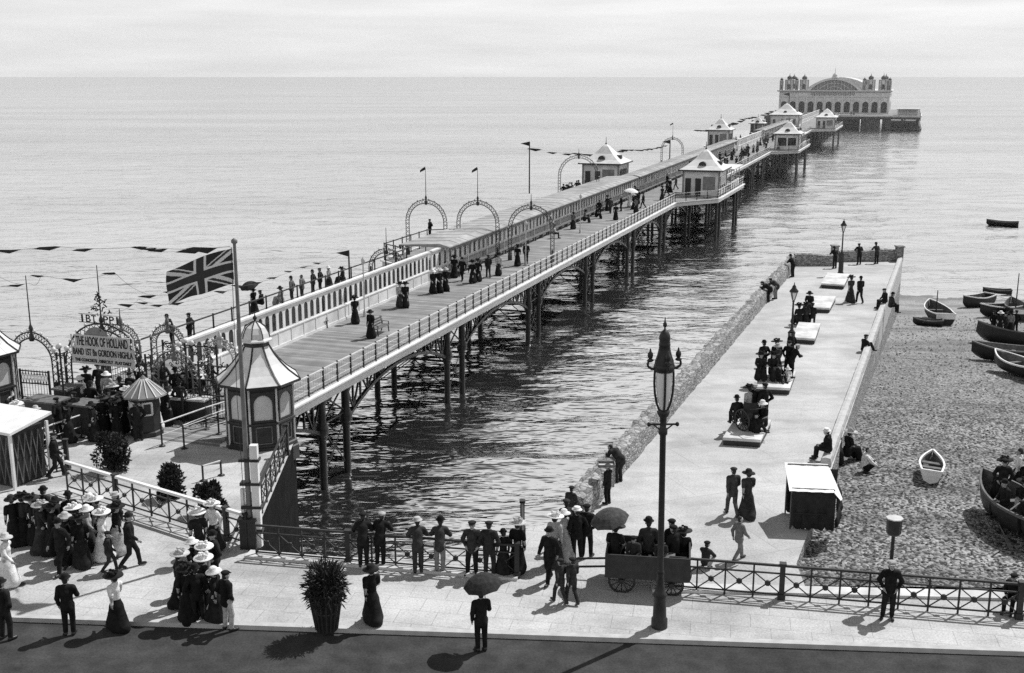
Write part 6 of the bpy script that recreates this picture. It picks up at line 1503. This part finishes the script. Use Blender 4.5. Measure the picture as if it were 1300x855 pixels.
# ------------------------------------------------ the groyne
GG = 'people on the groyne'
for r in [
 ('walk', 929, 655, 10, 'CCD', 'cap', 'man in dark grey suit walking out along the groyne, left of a couple', 1),
 ('w_walk', 948, 657, 15, 'CDD', 'sun', 'woman in long dark skirt walking out along the groyne, right of a couple', .97),
 ('walk', 937, 712, -60, 'GGG', None, 'bareheaded boy in grey walking just behind the beach railing', .85),
 ('squat', 895, 722, -40, 'DLK', 'cap', 'boy crouching at the near end of the groyne behind the railing', .8),
 ('w_walk', 1079, 384, 20, 'CDD', 'wide', 'woman in long dark dress strolling at the seaward end of the groyne', 1),
 ('walk', 1091, 385, 10, 'KKK', 'bowler', 'man in black strolling beside a woman at the seaward end of the groyne', 1.02),
 ('bend', 975, 384, 60, 'KKD', 'cap', 'man bending over the groyne wall, right of a pair', 1),
 ('bend', 984, 380, 40, 'DGK', 'cap', 'man in grey trousers stooping beside the groyne wall', 1),
 ('lean', 1005, 352, 40, 'KKK', 'bowler', 'man leaning on the corner of the groyne wall under the end wall', 1),
 ('lean', 1059, 341, 10, 'KKK', 'bowler', 'man leaning at the gap in the end wall by the far lamp post', 1),
 ('lean', 1090, 336, 0, 'KKK', 'cap', 'man resting on the end wall of the groyne, left of two', 1),
 ('lean', 1112, 335, 10, 'DKK', 'bowler', 'man resting on the end wall of the groyne, right of two', 1),
 ('pockets', 1003, 462, 30, 'KKK', 'cap', 'man in black standing at the base of the tall groyne lamp', 1),
 ('w_sit', 1014, 414, 10, 'KKK', 'wide', 'woman in black sitting behind the third slab, left of three', 1),
 ('w_sit', 1022, 413, -10, 'DKK', 'wide', 'woman in black sitting behind the third slab, middle of three', 1),
 ('sit', 1030, 412, -20, 'KKK', 'cap', 'man in cap sitting behind the third slab, right of three', 1),
 ('w_sit', 1027, 396, 150, 'KKK', 'sun', 'woman sitting on the left edge of the fourth slab', 1),
 ('bend', 785, 612, 40, 'DDD', None, 'bareheaded man climbing over the rough groyne wall', 1.0),
 ('hold', 771, 640, 50, 'KKD', 'cap', 'boy carrying a flat tray beside the rough groyne wall', .85)]:
    person(r[0], at(r[1], r[2]), r[3], r[4], r[5], r[6], GG, r[7])
tr = thing('tray', 'flat pale tray carried by the boy at the groyne wall', 'tray', at(771, 640)+Vector((-.05, .1, 1.42)))
b = MB(); b.box((0, 0, 0), (.62, .45, .03)); b.build('base', 'slab', tr); b = MB()
for (x, y, dx, dy) in ((0, .22, .62, .03), (0, -.22, .62, .03), (.3, 0, .03, .42), (-.3, 0, .03, .42)): b.box((x, y, .05), (dx, dy, .1))
b.build('rim', 'wood', tr)
c0, ex, ey = slabs[0]; ex = ex.normalized(); ey = ey.normalized()
for (a, b_, pose, rot, cols, hat, lab, s_) in ((-.5, .15, 'sit', 10, 'KKK', 'bowler', 'man in black sitting left of the bath chair on the nearest slab', 1), (.1, .75, 'pockets', 170, 'KKL', 'cap', 'man standing behind the bath chair on the nearest slab', 1), (.55, .6, 'pockets', 20, 'KKK', 'cap', 'man in black standing at the right of the bath chair on the nearest slab', 1.05),
        (.65, -.1, 'w_sit', 120, 'KKW', 'sun', 'woman in black sitting on the right of the nearest slab', 1), (-.1, .6, 'w_stand', 30, 'LKK', 'wide', 'woman with pale blouse behind the bath chair', .95), (.3, -.45, 'ground', -100, 'KKK', 'cap', 'boy sitting in front of the bath chair wheels', .85)):
    person(pose, c0+ex*a+ey*b_+Vector((0, 0, .364 if pose != 'w_sit' else .3)), rot, cols, hat, lab, 'people around the bath chair', s_)
c0, ex, ey = slabs[1]; ex = ex.normalized(); ey = ey.normalized()
lab2 = ['man in black at the back left of the crowd on the second slab', 'woman in wide hat highest in the crowd on the second slab', 'man in cap at the back right of the crowd on the second slab', 'woman in black in the front left of the crowd on the second slab', 'woman in black in the front middle of the crowd on the second slab',
        'man leaning out at the right side of the second slab', 'girl in white sitting low at the right of the second slab', 'boy in black on the front edge of the second slab', 'woman with pale hat in the middle of the second slab']
for i, (a, b_, pose, rot, cols, hat, s_) in enumerate(((-.7, .5, 'pockets', 20, 'KKK', 'bowler', 1), (-.1, .7, 'w_stand', 10, 'KKD', 'wide', 1), (.5, .75, 'pockets', 160, 'KKK', 'cap', 1), (-.75, -.15, 'w_sit', 170, 'KKK', 'wide', 1), (-.2, -.1, 'w_sit', 190, 'KKK', 'wide', 1), (.75, .3, 'lean', -80, 'KKL', 'cap', 1), (.6, -.3, 'ground', 150, 'WWW', 'sun', .7), (.15, -.4, 'ground', 200, 'KKK', 'cap', .85), (0, .25, 'w_stand', 40, 'DKL', 'sun', .95))):
    person(pose, c0+ex*a+ey*b_+Vector((0, 0, .364)), rot, cols, hat, lab2[i], 'people on the second slab', s_)
for r in [('sit', 1121, 392, 100, 'KKK', 'cap', 'man sitting on the low right wall of the groyne, upper of two'), ('sit', 1128, 398, -80, 'DKK', 'bowler', 'man sitting on the beach side of the low groyne wall, lower of two'), ('ground', 1094, 447, -70, 'KKK', 'cap', 'boy lying along the low right wall halfway down the groyne'), ('sit', 1047, 586, 60, 'KKW', 'boater', 'man with white hat sitting at the near end of the low groyne wall')]:
    person(r[0], at(r[1], r[2])+Vector((.1, 0, .02)), r[3], r[4], r[5], r[6], 'people on the low groyne wall', 1)
# ------------------------------------------------ the beach
for r in [('squat', 1097, 600, -100, 'WKK', None, 'man in white shirt crouching on the shingle near the canvas stall'), ('ground', 1066, 590, 60, 'KKK', 'cap', 'man in black sitting on the shingle against the groyne wall'), ('w_sit', 1075, 585, -70, 'KKL', 'wide', 'woman in black sitting on the shingle against the groyne wall'),
          ('w_stand', 1271, 640, 30, 'KKK', 'wide', 'woman in black standing left of the big pleasure boat'), ('w_stand', 1290, 625, 60, 'WKK', None, 'woman with white bodice behind the big pleasure boat'), ('lean', 1262, 655, -60, 'KKK', 'cap', 'man leaning on the stern of the big pleasure boat'), ('pockets', 1298, 640, 20, 'KKK', 'bowler', 'man in bowler behind the big pleasure boat at the right edge'),
          ('pockets', 1260, 425, 0, 'KKK', 'cap', 'man standing at the left end of the group among the far boats'), ('w_stand', 1268, 426, 0, 'KKW', 'sun', 'woman with white hat in the group among the far boats'), ('pockets', 1275, 428, 60, 'KKK', 'bowler', 'man in bowler in the middle of the group among the far boats'), ('w_stand', 1281, 426, 0, 'GKK', 'wide', 'woman in grey bodice in the group among the far boats'), ('pockets', 1288, 424, 0, 'KKK', 'cap', 'man standing at the right end of the group among the far boats')]:
    person(r[0], PB(r[1], r[2])+Vector((0, 0, .0)), r[3], r[4], r[5], r[6], 'people on the beach', 1)
pb_ = PB(1297, 676)
for (dx, dy, pose, rot, cols, hat, lab) in ((-.35, -.9, 'sit', 150, 'KKK', 'cap', 'boatman in black sitting at the stern of the big pleasure boat'), (.1, .5, 'w_sit', 200, 'KWK', 'wide', 'woman with white skirt sitting amidships in the big pleasure boat'), (-.5, .4, 'sit', 100, 'KKK', 'bowler', 'man in bowler sitting amidships in the big pleasure boat'), (.5, -.4, 'w_sit', 120, 'DKW', 'sun', 'woman with white hat sitting aft in the big pleasure boat'), (-.2, 1.4, 'pockets', 160, 'KKK', 'cap', 'boatman standing in the bow of the big pleasure boat')):
    person(pose, pb_+Vector((dx, dy, .45)), rot, cols, hat, lab, 'people in the big pleasure boat', 1)
# ------------------------------------------------ the pier
GR = 'strollers on the right walk of the pier'; GL = 'people on the left walk of the pier'
for r in [
 ('w_walk', 451, 411, 30, 'KKK', 'wide', 'woman in black walking by the near wind screen next to the second bench', GR),
 ('w_stand', 471, 430, 150, 'KKK', 'sun', 'woman in black standing at the near end of the railing bench', GR),
 ('w_walk', 508, 391, -160, 'LDK', 'wide', 'woman with pale blouse and dark hat, left of two walking towards shore', GR),
 ('w_walk', 515, 391, -160, 'KKK', 'wide', 'woman in black with dark hat, right of two walking towards shore', GR),
 ('w_walk', 550, 373, -150, 'KKW', 'sun', 'woman in black with white hat, left of three abreast on the right walk', GR),
 ('w_walk', 558, 372, -150, 'KKW', 'wide', 'woman in black with wide white hat, middle of three abreast on the right walk', GR),
 ('w_walk', 566, 370, -150, 'KKL', 'sun', 'woman in black, right of three abreast on the right walk', GR),
 ('w_stand', 577, 353, 0, 'KKK', 'wide', 'woman in black standing at the bench under the shelter roof', GR),
 ('walk', 587, 357, 160, 'KKK', 'bowler', 'man in bowler walking in front of the far bench', GR),
 ('w_walk', 600, 360, 160, 'KKK', 'wide', 'large woman in black with wide hat near the railing, left of a pair', GR),
 ('w_walk', 607, 358, 160, 'KKD', 'wide', 'woman in black near the railing, right of a pair', GR),
 ('walk', 620, 353, 10, 'DDD', 'cap', 'man in dark suit walking close to the railing before the pale woman', GR),
 ('w_walk', 633, 350, -170, 'LDK', 'wide', 'woman with pale blouse and black hat near the right railing', GR),
 ('w_walk', 657, 338, 0, 'KKK', 'wide', 'woman in black leaving through the right lamp arch, left of two', GR),
 ('walk', 668, 335, 0, 'KKK', 'bowler', 'man in black leaving through the right lamp arch, right of two', GR),
 ('sit', 703, 303, -90, 'LDK', 'cap', 'man in pale jacket sitting under the shelter roof just past the arch', GR),
 ('w_sit', 742, 283, -90, 'GDK', 'wide', 'woman sitting on the shelter bench halfway to the first kiosk, left of two', GR),
 ('w_sit', 757, 278, -90, 'KKK', 'wide', 'woman sitting on the shelter bench halfway to the first kiosk, right of two', GR),
 ('w_walk', 771, 268, 180, 'DDK', 'wide', 'woman in dark dress strolling by the shelter bench', GR),
 ('w_walk', 799, 263, 170, 'WWW', 'wide', 'woman in white under a big white parasol near the first kiosk', GR),
 ('walk', 809, 263, 170, 'DDK', 'bowler', 'man in dark suit beside the woman with the white parasol', GR),
 ('w_hold', 323, 399, 60, 'KKK', 'sun', 'woman in black under a black parasol on the left walk of the pier', GL),
 ('sit', 333, 394, 80, 'KKK', 'cap', 'man seated beside the black parasol on the left walk', GL),
 ('lean', 218, 437, 75, 'KKK', 'bowler', 'man leaning on the left pier railing above the entrance, left of two', GL),
 ('pockets', 242, 436, 75, 'KKK', 'cap', 'man standing at the left pier railing above the entrance, right of two', GL),
 ('w_sit', 358, 388, 70, 'LLK', 'sun', 'woman in pale dress seated at the left pier railing', GL),
 ('pockets', 371, 384, 75, 'GCD', 'bowler', 'man in grey coat on the left walk, first of the row of standing men', GL),
 ('pockets', 384, 381, 75, 'GCD', None, 'bareheaded man in grey coat on the left walk, second of the row of standing men', GL),
 ('pockets', 398, 375, 75, 'DDD', 'bowler', 'man in dark coat on the left walk, third of the row of standing men', GL),
 ('pockets', 407, 372, 75, 'DDD', 'cap', 'man in cap on the left walk, last of the row of standing men', GL),
 ('w_stand', 418, 368, 75, 'LDW', 'sun', 'woman in pale blouse on the left walk just past the row of men', GL),
 ('w_sit', 436, 362, 75, 'DDD', 'wide', 'woman in dark dress seated on the left walk beneath the thin mast', GL),
 ('pockets', 546, 302, 60, 'KKK', 'cap', 'man visible above the shelter roof beneath the leftmost lamp arch', GL),
 ]:
    s_ = .95 if r[0].startswith('w_') else 1
    z = .45*0; person(r[0], at(r[1], r[2]), r[3], r[4], r[5], r[6], r[7], s_)
pp = at(799, 263); parasol(pp+Vector((.1, -.1, 1.2)), 'big white parasol held by the woman in white near the first kiosk', 'white_cloth', (.15, .1), .85)
pp = at(323, 399); parasol(pp+Vector((-.1, .15, 1.2)), 'black parasol on the left walk of the pier', 'dark_cloth', (.3, -.2), .6)
poses = ['w_walk', 'w_stand', 'walk', 'pockets']
def far_crowd(n, u0, u1, v0, v1, label, group, spread_):
    for i in range(n):
        po = random.choice(poses); u = random.uniform(u0, u1); v = random.uniform(v0, v1)
        fem = po.startswith('w_'); c = random.choice(['KKK', 'DKK', 'KKW', 'DDD', 'LDW', 'GDK'] if fem else ['KKK', 'DDK', 'KKL', 'CCK'])
        person(po, PW(u, v), random.choice([-PA, PI-PA, PI/2, -.4, .8])*57.3+random.uniform(-25, 25), c, random.choice(['wide', 'sun']) if fem else random.choice(['bowler', 'cap', 'boater']), label, group, .96 if fem else 1)
far_crowd(22, 91, 101, -9.4, -5.2, 'small dark figure in the crowd standing under the far left lamp arch', 'crowd under the far left lamp arch', 1)
far_crowd(26, 126, 192, -.6, 4.4, 'tiny dark figure strolling on the right walk between first and second kiosks', 'strollers between first and second kiosks', 1)
far_crowd(22, 231, 296, -.6, 4.4, 'tiny dark figure strolling on the right walk between second and third kiosks', 'strollers between second and third kiosks', 1)
far_crowd(20, 130, 300, -6.0, -4.4, 'tiny dark figure at the left railing far along the pier', 'far people at the left railing', 1)
far_crowd(12, 425, 448, -14, 14, 'tiny dark figure on the deck in front of the end pavilion', 'people before the end pavilion', 1)
far_crowd(16, 66, 120, -.4, 3.2, 'small dark figure strolling between the lamp arches and the first right-hand kiosk', 'strollers past the lamp arches', 1)
far_crowd(14, 198, 232, -.6, 8, 'tiny dark figure about the second right-hand kiosk bay', 'people about the second kiosk', 1)
# signs of scale on the promenade: a low kerb drain and litter are left to the paving texture
